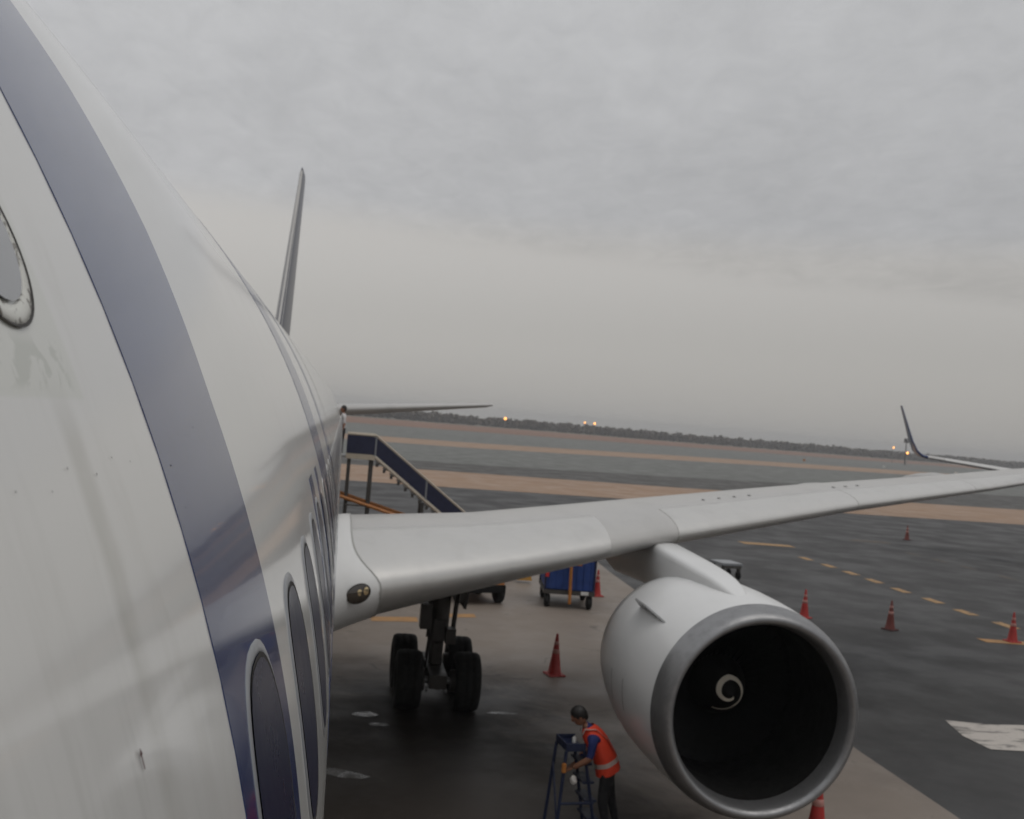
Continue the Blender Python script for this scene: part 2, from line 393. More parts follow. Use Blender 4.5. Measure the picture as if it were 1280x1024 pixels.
def puddle(cx, cy, rx, ry, rot, label, seed):
    rnd = random.Random(seed); pts = []
    for i in range(28):
        t = 2*pi*i/28; r = 1+.25*noise.noise(Vector((cos(t)*1.3+seed, sin(t)*1.3, 0)))+rnd.uniform(-.05, .05)
        x, y = rx*r*cos(t), ry*r*sin(t); pts.append((cx+x*cos(rot)-y*sin(rot), cy+x*sin(rot)+y*cos(rot)))
    tag(link('puddle', mesh('puddle', [(x, y, .013) for x, y in pts], [tuple(range(28))]), pm.m), label, 'puddle')
puddle(2.95, 22.1, .42, .16, -.4, 'pale wet patch beside the fuselage, nearest of the puddles', 1)
puddle(3.35, 25.3, .22, .18, .1, 'small wet patch left of the main gear wheels', 2)
puddle(3.6, 24.7, .2, .1, .1, 'small wet patch just in front of the left gear wheel', 3)
puddle(6.05, 25.7, .3, .08, .0, 'thin wet streak right of the main gear wheels', 4)

# ------------------------------------------------------------------ aircraft geometry
Z0, FR, FB = 4.75, 2.515, 2.895
def sec(y):
    if y < 8.5:
        t = max(y, .001)/8.5; s = (1-(1-t)**2.2)**.52
        return FR*s, FR*s, FB*s, Z0-.55*(1-s)
    if y < 34: return FR, FR, FB, Z0
    t = min(max(y-38, 0)/15.6, 1); u = min((y-34)/19.6, 1)
    return FR*(1-u**1.9*.93), FR*(1-.28*t**2), FB-(FB+1.15)*t**1.5, Z0
def hp(y, th, off=0.):
    w, ht, hb, zc = sec(y); s = sin(th); h = ht if s >= 0 else hb
    p = Vector((w*cos(th), y, zc+h*s))
    if off:
        nrm = Vector((cos(th)/w, 0, s/max(abs(h), .05))).normalized()
        e = .02; w2 = sec(y+e)[0]; w1 = sec(y-e)[0]; nrm.y = -(w2-w1)/(2*e); nrm.normalize(); p += nrm*off
    return p
def loft(rings, close=True):
    n = len(rings[0]); v = [p for r in rings for p in r]; f = []
    for j in range(len(rings)-1):
        for i in range(n if close else n-1): f.append((j*n+i, j*n+(i+1) % n, (j+1)*n+(i+1) % n, (j+1)*n+i))
    return v, f
plane = empty('airliner', (0, 0, 0), label='large white and blue twin-engine airliner filling the left side, seen along its hull', cat='aircraft')
ys = [.02, .06, .12, .2, .3, .45, .65, .9, 1.2, 1.6, 2, 2.5, 3, 3.5, 4, 4.5, 5] + [5.0+.08*k for k in range(1, 50)] + [9.2+.5*k for k in range(58)] + [38.2+.4*k for k in range(39)]
ys = sorted(set(round(y, 3) for y in ys if y < 53.6))
NT = 192
v, f = loft([[hp(y, 2*pi*i/NT) for i in range(NT)] for y in ys])
f.append(tuple(range(NT))); f.append(tuple(range((len(ys)-1)*NT, len(ys)*NT))[::-1])
fus = fixnormals(link('fuselage', mesh('fuselage', v, f), M['white'], plane, True))

def band(name, yL, yR, t0, t1, off=.0009, n=120, mat='blue'):
    v = []; f = []
    for i in range(n+1):
        th = t0+(t1-t0)*i/n; d = degrees(th); m = 8
        for j in range(m+1):
            q_ = min(max(j-1, 0), m-2)/(m-2); y = yL(d)+(yR(d)-yL(d))*q_; v.append(hp(y, th, off if 0 < j < m else -.003))
    for i in range(n):
        for j in range(m): k = i*(m+1)+j; f.append((k, k+m+1, k+m+2, k+1))
    o = link(name, mesh(name, v, f), M[mat], plane, True)
    bm = bmesh.new(); bm.from_mesh(o.data)
    for e in bm.edges:
        if len(e.link_faces) == 2 and e.calc_face_angle(0) > .6: e.smooth = False
    bm.to_mesh(o.data); bm.free(); return o
def L1(d): return 6.915
def R1(d): return float(np.interp(d, [-30, 10, 24, 30, 36, 42, 60], [7.38, 7.36, 7.35, 7.41, 7.42, 7.34, 7.2]))
band('livery_stripe', L1, R1, radians(-35), radians(75))
band('livery_stripe', lambda d: 10.2, lambda d: 11.05, radians(-20), radians(75))
band('livery_stripe', lambda d: 12.25, lambda d: 12.65, radians(-20), radians(75))
# lower letter strokes passing between the windows
for y0, y1, y2 in ((8.30, 8.62, 9.9), (9.0, 9.2, 10.3)):
    band('livery_stroke', lambda d, a=y0, c=y2: a+(c-a)*max(0, (d+20))/45*.55, lambda d, a=y1, c=y2: a+.05+(c-a)*max(0, (d+20))/45*.55, radians(-20), radians(18))

# skin seams: thin circumferential lap strips and a lengthwise lap
def seamstrip(y0, w, t0, t1):
    return band('lap_seam', lambda d: y0, lambda d: y0+w, t0, t1, .0012, 60, 'seam')
M['seam'] = worn('dirty_seam_sealant', (.36, .36, .34), .6, .7, 12)
for y0 in (14.2, 22.4, 30.1, 36.7): seamstrip(y0, .010, radians(-20), radians(80))
# fastener heads, one joined part
rv = MB()
def dot(y, th, r):
    c = hp(y, th, .0012); t1 = (hp(y+.01, th)-hp(y-.01, th)).normalized(); t2 = (hp(y, th+.003)-hp(y, th-.003)).normalized()
    rv.add([c+t1*r*cos(2*pi*k/6)+t2*r*sin(2*pi*k/6) for k in range(6)], [(0, 1, 2, 3, 4, 5)])
for k in range(5): dot(6.99+.05*k, radians(22.9+random.uniform(-.1, .1)), random.uniform(.0006, .0013))
for k in range(11): dot(6.25+.055*k+random.uniform(-.01, .01), radians(22.6+random.uniform(-.2, .2)), random.uniform(.0005, .0012))
for k in range(4): dot(6.93+random.uniform(0, .05), radians(random.uniform(16, 34)), random.uniform(.0006, .0014))
tag(rv.build('fastener', M['seal'], fus), kind='stuff')
# small red arrow decal below the patch
ar = MB()
def sp(y, d, off=.0015): return hp(y, radians(d), off)
ar.add([sp(6.604, 17.35), sp(6.6065, 17.35), sp(6.6065, 17.62), sp(6.604, 17.62)], [(0, 1, 2, 3)])
ar.add([sp(6.601, 17.60), sp(6.609, 17.60), sp(6.605, 17.74)], [(0, 1, 2)])
ar.build('arrow_decal', M['conebase'], plane)

# ---- windows
def sup(t, a, b, p=2.6):
    c, s = cos(t), sin(t); return a*abs(c)**(2/p)*(1 if c > 0 else -1), b*abs(s)**(2/p)*(1 if s > 0 else -1)
def wmesh(yc, thc, a, b, kind, p=2.6, tilt=0., n=36, rin=.88, h=.003):
    w, ht, hb, zc = sec(yc); R = (w+ht)/2
    def P(t, k, off):
        dy, ds = sup(t, a*k, b*k, p); dy, ds = dy*cos(tilt)-ds*sin(tilt), dy*sin(tilt)+ds*cos(tilt)
        return hp(yc+dy, thc+ds/R, off)
    if kind == 'ring':
        pr = [(1.0, -.004), (.985, h*.6), (.93, h), (rin+.03, h*.9), (rin, -.006)]
        rings = [[P(2*pi*i/n, k, o) for i in range(n)] for k, o in pr]; return loft(rings)
    if kind == 'seal':
        pr = [(rin+.03, h*.9+.0012), (rin-.03, h*.5)]
        rings = [[P(2*pi*i/n, k, o) for i in range(n)] for k, o in pr]; return loft(rings)
    rings = [[P(2*pi*i/n, k, .0035) for i in range(n)] for k in (rin, rin*.5)]; v, f = loft(rings); f.append(tuple(range(n, 2*n))); return v, f
WTH = asin((5.245-Z0)/FR)
protos = {}
NW = 66
for k in range(NW):
    y = 7.13+.512*k
    if 26.0 < y < 26.6: continue
    near = y < 9.2
    if near:
        ring = link('window', mesh('window', *wmesh(y, WTH, .155, .225, 'ring')), M['winring'], plane, True)
        link('seal', mesh('seal', *wmesh(y, WTH, .155, .225, 'seal')), M['seal'], ring, True)
        link('pane', mesh('pane', *wmesh(y, WTH, .155, .225, 'pane')), M['glass'], ring, True)
    else:
        if not protos:
            protos['y'] = y
            for kd, nm, mt in (('ring', 'window', 'winring'), ('pane', 'pane', 'glass')):
                me = mesh(nm, *wmesh(y, WTH, .15, .22, kd, n=24, h=.0005)); me.materials.append(M['slat' if mt == 'winring' else mt]); me.polygons.foreach_set('use_smooth', [True]*len(me.polygons)); protos[nm] = me
        r_ = bpy.data.objects.new('window', protos['window']); COL.objects.link(r_); r_.parent = plane; r_.location = (0, y-protos['y'], 0)
        p_ = bpy.data.objects.new('pane', protos['pane']); COL.objects.link(p_); p_.parent = r_
# little porthole on the door
ph = link('porthole', mesh('porthole', *wmesh(6.624, radians(27.75), .084, .102, 'ring', 2.0, .42, 48, .80, .0025)), M['chipped'], plane, True)
tag(ph, 'small round window with a chipped weathered ring')
link('seal', mesh('seal', *wmesh(6.624, radians(27.75), .086, .104, 'seal', 2.0, .42, 48, .965, .0012)), M['seal'], ph, True)
link('pane', mesh('pane', *wmesh(6.624, radians(27.75), .084, .102, 'pane', 2.0, .42, 48, .80)), M['porthole'], ph, True)

# ---- wings
ST = [2.3, 5.0, 7.9, 13., 18.5, 23.8]
WZ = [3.38, 3.69, 4.06, 4.62, 5.11, 5.65]; WT = [.138, .106, .092, .09, .088, .095]; WTW = [4.27, 3.6, 2.36, 1.66, 1.03, -.12]
WCH = [10.8, 9.1, 7.2, 5.3, 3.9, 2.3]
def wpar(x): return (18.5+(x-2.5)*.65, float(np.interp(x, ST, WZ)), float(np.interp(x, ST, WCH)), float(np.interp(x, ST, WT)), radians(float(np.interp(x, ST, WTW))))
def thick(s): return 5*(.2969*sqrt(max(s, 0))-.126*s-.3516*s**2+.2843*s**3-.1036*s**4)
def wpt(x, s, side, off=0., par=None):
    ly, lz, ch, t, tw = par or wpar(x); z = .02*sin(pi*s)+side*thick(s)*t
    p = Vector((x, ly+s*ch, lz+z*ch-s*ch*tan(tw)))
    if off:
        e = 1e-3; s2 = max(s, e); q = (thick(s2+e)-thick(s2-e))/(2*e)*t
        n = Vector((0, -q, side)).normalized() if s > .0005 else Vector((0, -1, 0)); p += n*off
    return p
def secpts(x, n=20, off=0., s0=1., s1=1., par=None):
    up = [(s0*(1-cos(pi*(i/n)))/2 if s0 == 1 else s0*(i/n)**2) for i in range(n+1)]
    lo = [(s1*(1-cos(pi*(i/n)))/2 if s1 == 1 else s1*(i/n)**2) for i in range(n+1)]
    return [wpt(x, s, 1, off, par) for s in up[::-1]] + [wpt(x, s, -1, off, par) for s in lo[1:]]
def mirror_mesh(o, name):
    me = o.data.copy(); co = np.empty(len(me.vertices)*3); me.vertices.foreach_get('co', co); co = co.reshape(-1, 3); co[:, 0] *= -1; me.vertices.foreach_set('co', co.ravel())
    me.flip_normals(); me.update(); q = bpy.data.objects.new(name, me); COL.objects.link(q); return q
xs = list(np.linspace(2.0, 23.8, 60))
v, f = loft([secpts(x) for x in xs]); f.append(tuple(range(41))); f.append(tuple(range(59*41, 60*41))[::-1])
wing = fixnormals(link('wing', mesh('wing', v, f), M['wing_grey'], plane, True))
def slat(x0, x1, nm='slat', nseg=14):
    xs = np.linspace(x0, x1, nseg); rings = []
    for x in xs:
        o = secpts(x, 14, .008, .17, .06); i_ = secpts(x, 14, -.02, .17, .06); rings.append(o+i_[::-1])
    v, f = loft(rings); m = len(rings[0]); f.append(tuple(range(m))); f.append(tuple(range((nseg-1)*m, nseg*m))[::-1])
    return fixnormals(link(nm, mesh(nm, v, f), M['slat_metal'], wing, True))
slats = [slat(2.72, 6.75)] + [slat(a_, b_) for a_, b_ in ((8.15, 13.0), (13.015, 17.6), (17.615, 22.9))]
# winglet
wl = []
for (x, y, z, c, t) in ((23.8, 32.34, 5.65, 2.3, .105), (24.05, 32.6, 5.72, 2.1, .10), (24.32, 33.0, 6.0, 1.85, .09), (24.55, 33.5, 6.6, 1.55, .08), (25.1, 35.1, 8.85, .7, .07)):
    k = min(1, max(0, (z-5.65)/.6)); nx, nz = -sin(k*1.32), cos(k*1.32)
    r = []
    for sd_, rng_ in ((1, [(1-cos(pi*i/12))/2 for i in range(13)][::-1]), (-1, [(1-cos(pi*i/12))/2 for i in range(13)][1:])):
        for s in rng_: h = (.015*sin(pi*s)*(1-k)+sd_*thick(s)*t)*c; r.append(Vector((x+nx*h, y+s*c, z+nz*h)))
    wl.append(r)
v, f = loft(wl); f.append(tuple(range(25))); f.append(tuple(range(4*25, 5*25))[::-1])
winglet = fixnormals(link('winglet', mesh('winglet', v, f), M['blue'], wing, True))
# rows of little vortex tabs on the upper surface
for x in (9.4, 9.8, 10.2, 10.6, 13.1, 13.5, 13.9):
    vt = MB(); c = wpt(x, .24, 1, .006); vt.box(c, (.035, .09, .018)); vt.build('vortex_tab', M['metal'], wing)
# flap and flap-track fairings
for x in (5.6, 10.4, 14.6, 19.0):
    ly, lz, ch, t, tw = wpar(x); c = wpt(x, .78, -1); m = MB()
    m.lathe([(-1.5, .02), (-1.2, .16), (-.6, .25), (.2, .27), (1.0, .20), (1.6, .09), (1.9, .01)], 'y', 16, (c.x, c.y, c.z-.05)); m.build('flap_fairing', M['wing_grey'], wing, True)
starboard = mirror_mesh(wing, 'wing'); starboard.parent = plane
for s_ in slats: q = mirror_mesh(s_, 'slat'); q.parent = starboard
q = mirror_mesh(winglet, 'winglet'); q.parent = starboard

# ---- wing root fairing with landing light
def fpar(x):
    ly, lz, ch, t, tw = wpar(max(x, 2.3)); k = max(0., (3.12-x)/1.1); fwd = .95*k**1.8
    return (18.5+(x-2.5)*.65-fwd, lz, ch+fwd, t*ch/(ch+fwd)*1.03, tw)
def fedge(s, side):    # outboard edge of the fairing: furthest out at the nose, curving back inboard over the top
    return 2.72+.42*exp(-(s/.035)**1.0) if side > 0 else 3.14-.25*min(1, s/.5)
sv_ = [(1, q) for q in [(i/26)**2 for i in range(26, -1, -1)]] + [(-1, q) for q in [(i/26)**2 for i in range(1, 27)]]
v = []; f = []; nk = 12
for kx in range(nk+1):
    for side, q_ in sv_:
        x = 1.8+(fedge(q_, side)-1.8)*kx/nk; v.append(wpt(x, q_, side, .013 if kx < nk else .006, fpar(x)))
ns_ = len(sv_)
for a_ in range(nk):
    for b_ in range(ns_-1): f.append((a_*ns_+b_, a_*ns_+b_+1, (a_+1)*ns_+b_+1, (a_+1)*ns_+b_))
fair = fixnormals(link('root_fairing', mesh('root_fairing', v, f), M['slat'], plane, True))
v = []; f = []
for side, q_ in sv_:
    for dx_ in (-.006, .010): x = fedge(q_, side)+dx_; v.append(wpt(x, q_, side, .0155, fpar(x)))
for b_ in range(ns_-1): f.append((2*b_, 2*b_+1, 2*b_+3, 2*b_+2))
link('fairing_seam', mesh('fairing_seam', v, f), M['seam'], fair, True)
belly = MB()
rr = []
for y, w, h in ((15.5, .3, .2), (16.5, 1.6, .7), (18, 2.35, 1.05), (21, 2.62, 1.25), (26, 2.68, 1.3), (30, 2.5, 1.15), (33, 1.5, .6), (34.5, .3, .15)):
    rr.append([Vector((w*abs(cos(t))**.8*(1 if cos(t) > 0 else -1), y, 2.75+h*sin(t)*.95-.05)) for t in [2*pi*i/40 for i in range(40)]])
v, f = loft(rr); fixnormals(link('belly_fairing', mesh('belly_fairing', v, f), M['wing_grey'], plane, True))
# landing light set into the fairing
LC = Vector((2.83, 18.57, 3.485))
nrm = Vector((.40, -1, -.03)).normalized(); qn = nrm.to_track_quat('Z', 'Y')
def disc(c, a, b, dome, n=28, rot=0.):
    v = []; f = []
    for j, k in enumerate((1., .8, .5, .2)):
        for i in range(n):
            t = 2*pi*i/n; x, y = a*k*cos(t), b*k*sin(t); x, y = x*cos(rot)-y*sin(rot), x*sin(rot)+y*cos(rot)
            v.append(c+qn @ Vector((x, y, dome*(1-k*k))))
    for j in range(3):
        for i in range(n): f.append((j*n+i, j*n+(i+1) % n, (j+1)*n+(i+1) % n, (j+1)*n+i))
    f.append(tuple(range(3*n, 4*n))); return v, f
lt = link('landing_light', mesh('landing_light', *disc(LC+nrm*.055, .165, .125, .012, rot=.35)), M['seal'], plane, True)
link('lens', mesh('lens', *disc(LC+nrm*.060, .155, .113, .03, rot=.35)), M['lens'], lt, True)
for dx in (.0, .085): link('lamp', mesh('lamp', *disc(LC+nrm*.085+qn @ Vector((dx, dx*.35+.01, 0)), .036, .05, .006)), M['reflector'], lt, True)

# ---- engine
EX, EY, EZ = 7.995, 17.95, 2.30
def scal(pr): return [(y, r) for y, r in pr]
outer = [(.36, 1.372), (.7, 1.395), (1.1, 1.415), (1.6, 1.425), (2.1, 1.42), (2.6, 1.385), (3.1, 1.31), (3.45, 1.24), (3.45, 1.12), (2.6, 1.10)]
m = MB(); m.lathe(outer, 'y', 72, (0, 0, 0)); m.f = m.f[:-2]
eng = m.build('engine_cowl', M['nacelle'], None, True); fixnormals(eng)
def epart(m, name, mat, smooth=True, par=None):
    o = m.build(name, mat, None, smooth); fixnormals(o); o.parent = par or eng; return o
m = MB(); m.lathe([(.37, 1.374), (.22, 1.352), (.10, 1.318), (.03, 1.278), (.0, 1.235), (.02, 1.195), (.08, 1.165), (.18, 1.145), (.30, 1.135)], 'y', 96); m.f = m.f[:-2]; lip = epart(m, 'inlet_lip', M['lip'])
m = MB(); m.lathe([(.30, 1.135), (.6, 1.13), (1.0, 1.145), (1.5, 1.16), (2.05, 1.16)], 'y', 72); m.f = m.f[:-2]; epart(m, 'inlet_duct', M['duct'])
m = MB(); m.lathe([(1.95, 1.17), (1.95, .1)], 'y', 48); m.f = m.f[:-2]; epart(m, 'fan_case', M['spinner'])
m = MB(); m.lathe([(1.07, .004), (1.09, .05), (1.15, .12), (1.27, .22), (1.43, .32), (1.55, .38), (1.67, .42)], 'y', 40); m.f = m.f[:-1]; spn = epart(m, 'spinner', M['spinner'])
# spiral painted on the spinner
sv = []; sf = []
nn = 60
def sprof(y): return y
def spin_pt(r, t):
    y = float(np.interp(r, [.004, .05, .12, .22, .32, .38], [1.07, 1.09, 1.15, 1.27, 1.43, 1.55])); return Vector((r*cos(t), y-.022, r*sin(t)))
for i in range(nn+1):
    k = i/nn*6; kk = range(7)
    t = radians(float(np.interp(k, kk, [300, 240, 180, 90, 0, -60, -123]))); r = float(np.interp(k, kk, [.022, .088, .155, .205, .195, .205, .30])); w = float(np.interp(k, kk, [.034, .030, .027, .027, .026, .022, .006]))
    sv += [spin_pt(max(.004, r-w), t), spin_pt(r+w, t)]
for i in range(nn): sf.append((2*i, 2*i+1, 2*i+3, 2*i+2))
link('spiral_mark', mesh('spiral_mark', sv, sf), M['swirl'], eng)
# fan blades
bl = []; bf = []
for j in range(7):
    r = .40+.735*j/6; tw = radians(35+32*j/6); c = .10+.05*sin(pi*j/6)
    for s in (-1, -.3, .3, 1):
        ax = s*c*cos(tw); tn = s*c*sin(tw); bl.append(Vector((tn, 1.75+ax, r)))
for j in range(6):
    for i in range(3): bf.append((j*4+i, j*4+i+1, j*4+i+5, j*4+i+4))
bme = mesh('fan_blade', bl, bf); bme.materials.append(M['blade'])
for k in range(38):
    o = bpy.data.objects.new('fan_blade', bme); COL.objects.link(o); o.parent = eng; o.rotation_euler = (0, 2*pi*k/38, 0)
m = MB(); m.lathe([(2.5, .82), (3.4, .80), (4.2, .64), (4.8, .52), (4.8, .46), (4.3, .44)], 'y', 40); m.f = m.f[:-2]; epart(m, 'core_nozzle', M['metal'])
m = MB(); m.lathe([(4.0, .30), (4.8, .24), (5.4, .03)], 'y', 24); epart(m, 'exhaust_plug', M['metal'])
# seam between cowls and a latch strip
m = MB(); m.lathe([(1.28, 1.409), (1.285, 1.4145), (1.30, 1.4145), (1.305, 1.409)], 'y', 72); m.f = m.f[:-2]; epart(m, 'cowl_seam', M['winring'])
# strake on the inner side
def strake(side):
    m = MB(); th = radians(90+48*side); c = Vector((cos(th), 0, sin(th)))
    pts = [(1.0, 1.40), (1.45, 1.60), (1.95, 1.62), (2.2, 1.37)]
    tn = Vector((-sin(th), 0, cos(th)))*.012; v = []
    for y, r in pts: v += [c*r+Vector((0, y, 0))-tn, c*r+Vector((0, y, 0))+tn]
    m.add(v, [(0, 2, 4, 6), (1, 7, 5, 3), (0, 1, 3, 2), (2, 3, 5, 4), (4, 5, 7, 6), (6, 7, 1, 0)]); epart(m, 'strake', M['metal'], False)
strake(1)
# small access hatch outlines on the inner cowl
m = MB()
for (y0, y1, a0, a1) in ((1.5, 2.1, 178, 196),):
    r = 1.414
    for (ya, yb, ta, tb) in ((y0, y0+.015, a0, a1), (y1-.015, y1, a0, a1)):
        n = 8; v = []
        for i in range(n+1):
            t = radians(ta+(tb-ta)*i/n)
            for y in (ya, yb): rr_ = float(np.interp(y, [p[0] for p in outer[:7]], [p[1] for p in outer[:7]]))+.003; v.append((rr_*cos(t), y, rr_*sin(t)))
        m.add(v, [(2*i, 2*i+1, 2*i+3, 2*i+2) for i in range(n)])
epart(m, 'hatch_seam', M['seal'])
eng.location = (EX, EY, EZ); eng.parent = plane
# pylon
py_ = []
for (y, w, zb, zt) in ((18.65, .02, 3.50, 3.64), (18.75, .09, 3.45, 3.69), (18.9, .14, 3.45, 3.735), (19.1, .18, 3.45, 3.78), (19.4, .215, 3.45, 3.83), (19.8, .25, 3.4, 3.865), (20.4, .27, 3.35, 3.90), (21.2, .275, 3.25, 3.935), (22.0, .275, 3.2, 3.965), (22.6, .24, 3.2, 3.95), (24.5, .2, 3.1, 3.8), (26.5, .06, 3.3, 3.7)):
    r = []
    for i in range(20):
        t = 2*pi*i/20; cx_, cz_ = cos(t), sin(t); r.append(Vector((EX-.10+w*abs(cx_)**.38*(1 if cx_ > 0 else -1), y, (zb+zt)/2+(zt-zb)/2*abs(cz_)**.38*(1 if cz_ > 0 else -1))))
    py_.append(r)
v, f = loft(py_); f.append(tuple(range(20))[::-1]); f.append(tuple(range(11*20, 12*20)))
pyl = fixnormals(link('engine_pylon', mesh('engine_pylon', v, f), M['nacelle'], plane, True))
eng2 = copytree(eng, plane, skip=('fan_blade', 'strake', 'hatch_seam', 'cowl_seam')); eng2.location.x = -EX
q = mirror_mesh(pyl, 'engine_pylon'); q.parent = plane

# ---- tail
def surf_loft(name, secs, mat, par, vertical=False):
    rings = []
    for (x, y, z, c, t) in secs:
        r = []
        for sd_, rg in ((1, [(1-cos(pi*i/12))/2 for i in range(13)][::-1]), (-1, [(1-cos(pi*i/12))/2 for i in range(13)][1:])):
            for s in rg:
                h = sd_*thick(s)*t*c; r.append(Vector((x+h, y+s*c, z)) if vertical else Vector((x, y+s*c, z+h)))
        rings.append(r)
    v, f = loft(rings); f.append(tuple(range(25))); f.append(tuple(range((len(secs)-1)*25, len(secs)*25))[::-1])
    return fixnormals(link(name, mesh(name, v, f), mat, par, True))
fin = surf_loft('tail_fin', [(-.16, 42.6, 6.9, 8.6, .068), (-.16, 43.6, 7.6, 7.9, .068), (-.16, 50.6, 15.7, 3.3, .065), (-.16, 50.8, 15.88, 3.0, .03)], M['tail'], plane, True)
v = []; f = []
for k in range(9):
    t = k/8; y = 43.6+7.0*t; z = 7.6+8.1*t; c = 7.9-4.6*t
    for sd_ in (-1, 0, 1):
        s = .03 if sd_ else 0.; h = sd_*thick(.03)*.069*c; v.append((-.16+h*1.02, y+s*c-.02, z))
for k in range(8):
    for j in (0, 1): f.append((k*3+j, k*3+j+1, k*3+j+4, k*3+j+3))
link('fin_leading_edge', mesh('fin_leading_edge', v, f), M['wing_grey'], fin, True)
stab = surf_loft('tailplane', [(.8, 45.6, 5.45, 5.6, .10), (9.0, 52.6, 6.38, 2.2, .09), (9.31, 53.1, 6.42, 1.6, .06)], M['wing_grey'], plane)
q = mirror_mesh(stab, 'tailplane'); q.parent = plane
# tail door frame beside the rear stairs
dr = MB()
for (y0, y1, t0, t1) in ((43.0, 44.1, -13, 32),):
    pts = [(y0, t0), (y1, t0), (y1, t1), (y0, t1), (y0, t0)]
    for (ya, ta), (yb, tb) in zip(pts, pts[1:]):
        for k in range(8):
            k0, k1 = k/8, (k+1)/8
            dr.rod(hp(ya+(yb-ya)*k0, radians(ta+(tb-ta)*k0), .002), hp(ya+(yb-ya)*k1, radians(ta+(tb-ta)*k1), .002), .02, n=5)
dr.build('rear_door_frame', M['winring'], plane)
fd = MB()
v = []; f = []
for i in range(11):
    for j in range(4): v.append(hp(43.04+1.02*j/3, radians(-12.5+44*i/10), .006))
for i in range(10):
    for j in range(3): k = i*4+j; f.append((k, k+1, k+5, k+4))
link('rear_doorway', mesh('rear_doorway', v, f), M['spinner'], plane)

# ---- main landing gear
def gear(cx, cy):
    g = MB()
    R = .57; halfw = .21
    st = MB()
    st.rod((cx+.02, cy, 1.25), (cx+.0, cy, 3.6), .20, .27, 14); st.rod((cx, cy, .55), (cx+.02, cy, 1.4), .14, .14, 12)
    st.rod((cx, cy-.95, .57), (cx, cy+.95, .57), .13, .13, 10)
    strut = st.build('landing_gear_strut', M['strut'], plane, True)
    def sub(fn, name, mat, sm=True): m_ = MB(); fn(m_); return m_.build(name, M[mat], strut, sm)
    sub(lambda m_: m_.rod((cx+.08, cy-.1, 2.3), (cx-1.2, cy-.15, 3.3), .075), 'side_brace', 'strut')
    sub(lambda m_: (m_.rod((cx+.32, cy+.1, 1.15), (cx+.45, cy+.1, 3.5), .05), m_.rod((cx+.02, cy, 1.35), (cx+.33, cy+.1, 1.2), .05)), 'actuator', 'strut')
    sub(lambda m_: (m_.box((cx+.02, cy-.22, 1.45), (.24, .07, .42)), m_.box((cx, cy-.3, .98), (.20, .06, .42), Matrix.Rotation(-.5, 3, 'X'))), 'torque_link', 'strut', False)
    sub(lambda m_: m_.box((cx+.55, cy+.1, 2.7), (.05, 1.3, 1.5), Matrix.Rotation(.12, 3, 'Y')), 'gear_door', 'darkmetal', False)
    sub(lambda m_: m_.box((cx-.36, cy-.35, 2.30), (.24, .05, .26)), 'orange_tag', 'orange', False)
    sub(lambda m_: (m_.box((cx, cy, .60), (.34, 2.0, .26)), m_.box((cx-.28, cy-.3, 1.75), (.22, .3, .5)), m_.box((cx+.25, cy-.2, 1.35), (.2, .3, .3))), 'bogie_beam', 'strut', False)
    for z_, y_ in ((1.9, -.2), (2.3, -.22), (1.6, -.2), (1.2, -.3), (.9, -.35)):
        sub(lambda m_: m_.rod((cx-.22, cy+y_, z_-.3), (cx-.16, cy+y_, z_+.5), .02), 'hydraulic_hose', 'seal')
    for dy in (-.71, .71):
        sub(lambda m_: m_.rod((cx-.62, cy+dy, .57), (cx+.62, cy+dy, .57), .07), 'axle', 'metal')
        sub(lambda m_: (m_.rod((cx-.22, cy+dy-.12, .42), (cx-.18, cy+dy-.12, .42), .05), m_.rod((cx+.16, cy+dy-.12, .40), (cx+.2, cy+dy-.12, .40), .05)), 'brake_rod', 'metal')
        for dx in (-.57, .57):
            sub(lambda m_: m_.rod((cx+dx*.45, cy+dy, .57), (cx+dx*.75, cy+dy, .57), .21, .23, 18), 'brake_pack', 'darkmetal')
            m_ = MB(); c = (cx+dx, cy+dy, .57)
            prof = [(-.13, .27), (-.19, .33), (-.215, .45), (-.20, .53), (-.15, .562), (-.07, .57)]
            prof += [(-.055, .556), (-.04, .57), (.04, .57), (.055, .556), (.07, .57), (.15, .562), (.20, .53), (.215, .45), (.19, .33), (.13, .27)]
            m_.lathe([(h_*1.18, r_) for h_, r_ in prof], 'x', 40, c, True); w = m_.build('tyre', M['rubber'], strut, True); fixnormals(w)
            m_ = MB(); m_.lathe([(-.12, .05), (-.10, .14), (-.13, .22), (-.15, .28), (.15, .28), (.13, .22), (.10, .14), (.12, .05)], 'x', 24, c); m_.build('wheel_hub', M['hub'], strut, True)
    return strut
gear(4.72, 26.55)
gear(-4.72, 26.55)
# nose gear, out of frame beneath
ng = MB(); ng.rod((0, 6.3, .4), (0, 6.3, 2.6), .12, .14, 12); nose = ng.build('nose_gear_strut', M['strut'], plane, True)
for dx in (-.3, .3):
    m_ = MB(); m_.lathe([(-.1, .2), (-.15, .3), (-.13, .44), (-.05, .47), (.05, .47), (.13, .44), (.15, .3), (.1, .2)], 'x', 28, (dx, 6.3, .47), True); fixnormals(m_.build('tyre', M['rubber'], nose, True))

# ------------------------------------------------------------------ neighbouring airliner, mostly beyond the right edge
nb = copytree(plane, None, skip=('window', 'livery_stripe', 'livery_stroke', 'lap_seam', 'fastener', 'arrow_decal', 'porthole', 'landing_light', 'fan_blade', 'spiral_mark', 'strake', 'hatch_seam',
   'rear_door_frame', 'rear_doorway', 'vortex_tab', 'hydraulic_hose', 'cowl_seam', 'orange_tag', 'torque_link', 'brake_rod'))
nb.name = 'airliner'
nb.location = (49.1, 25.25, 0); nb.rotation_euler = (0, 0, radians(-20.5))
tag(nb, 'neighbouring airliner at the right edge, only its wing tip and upswept blue winglet in view', 'aircraft')

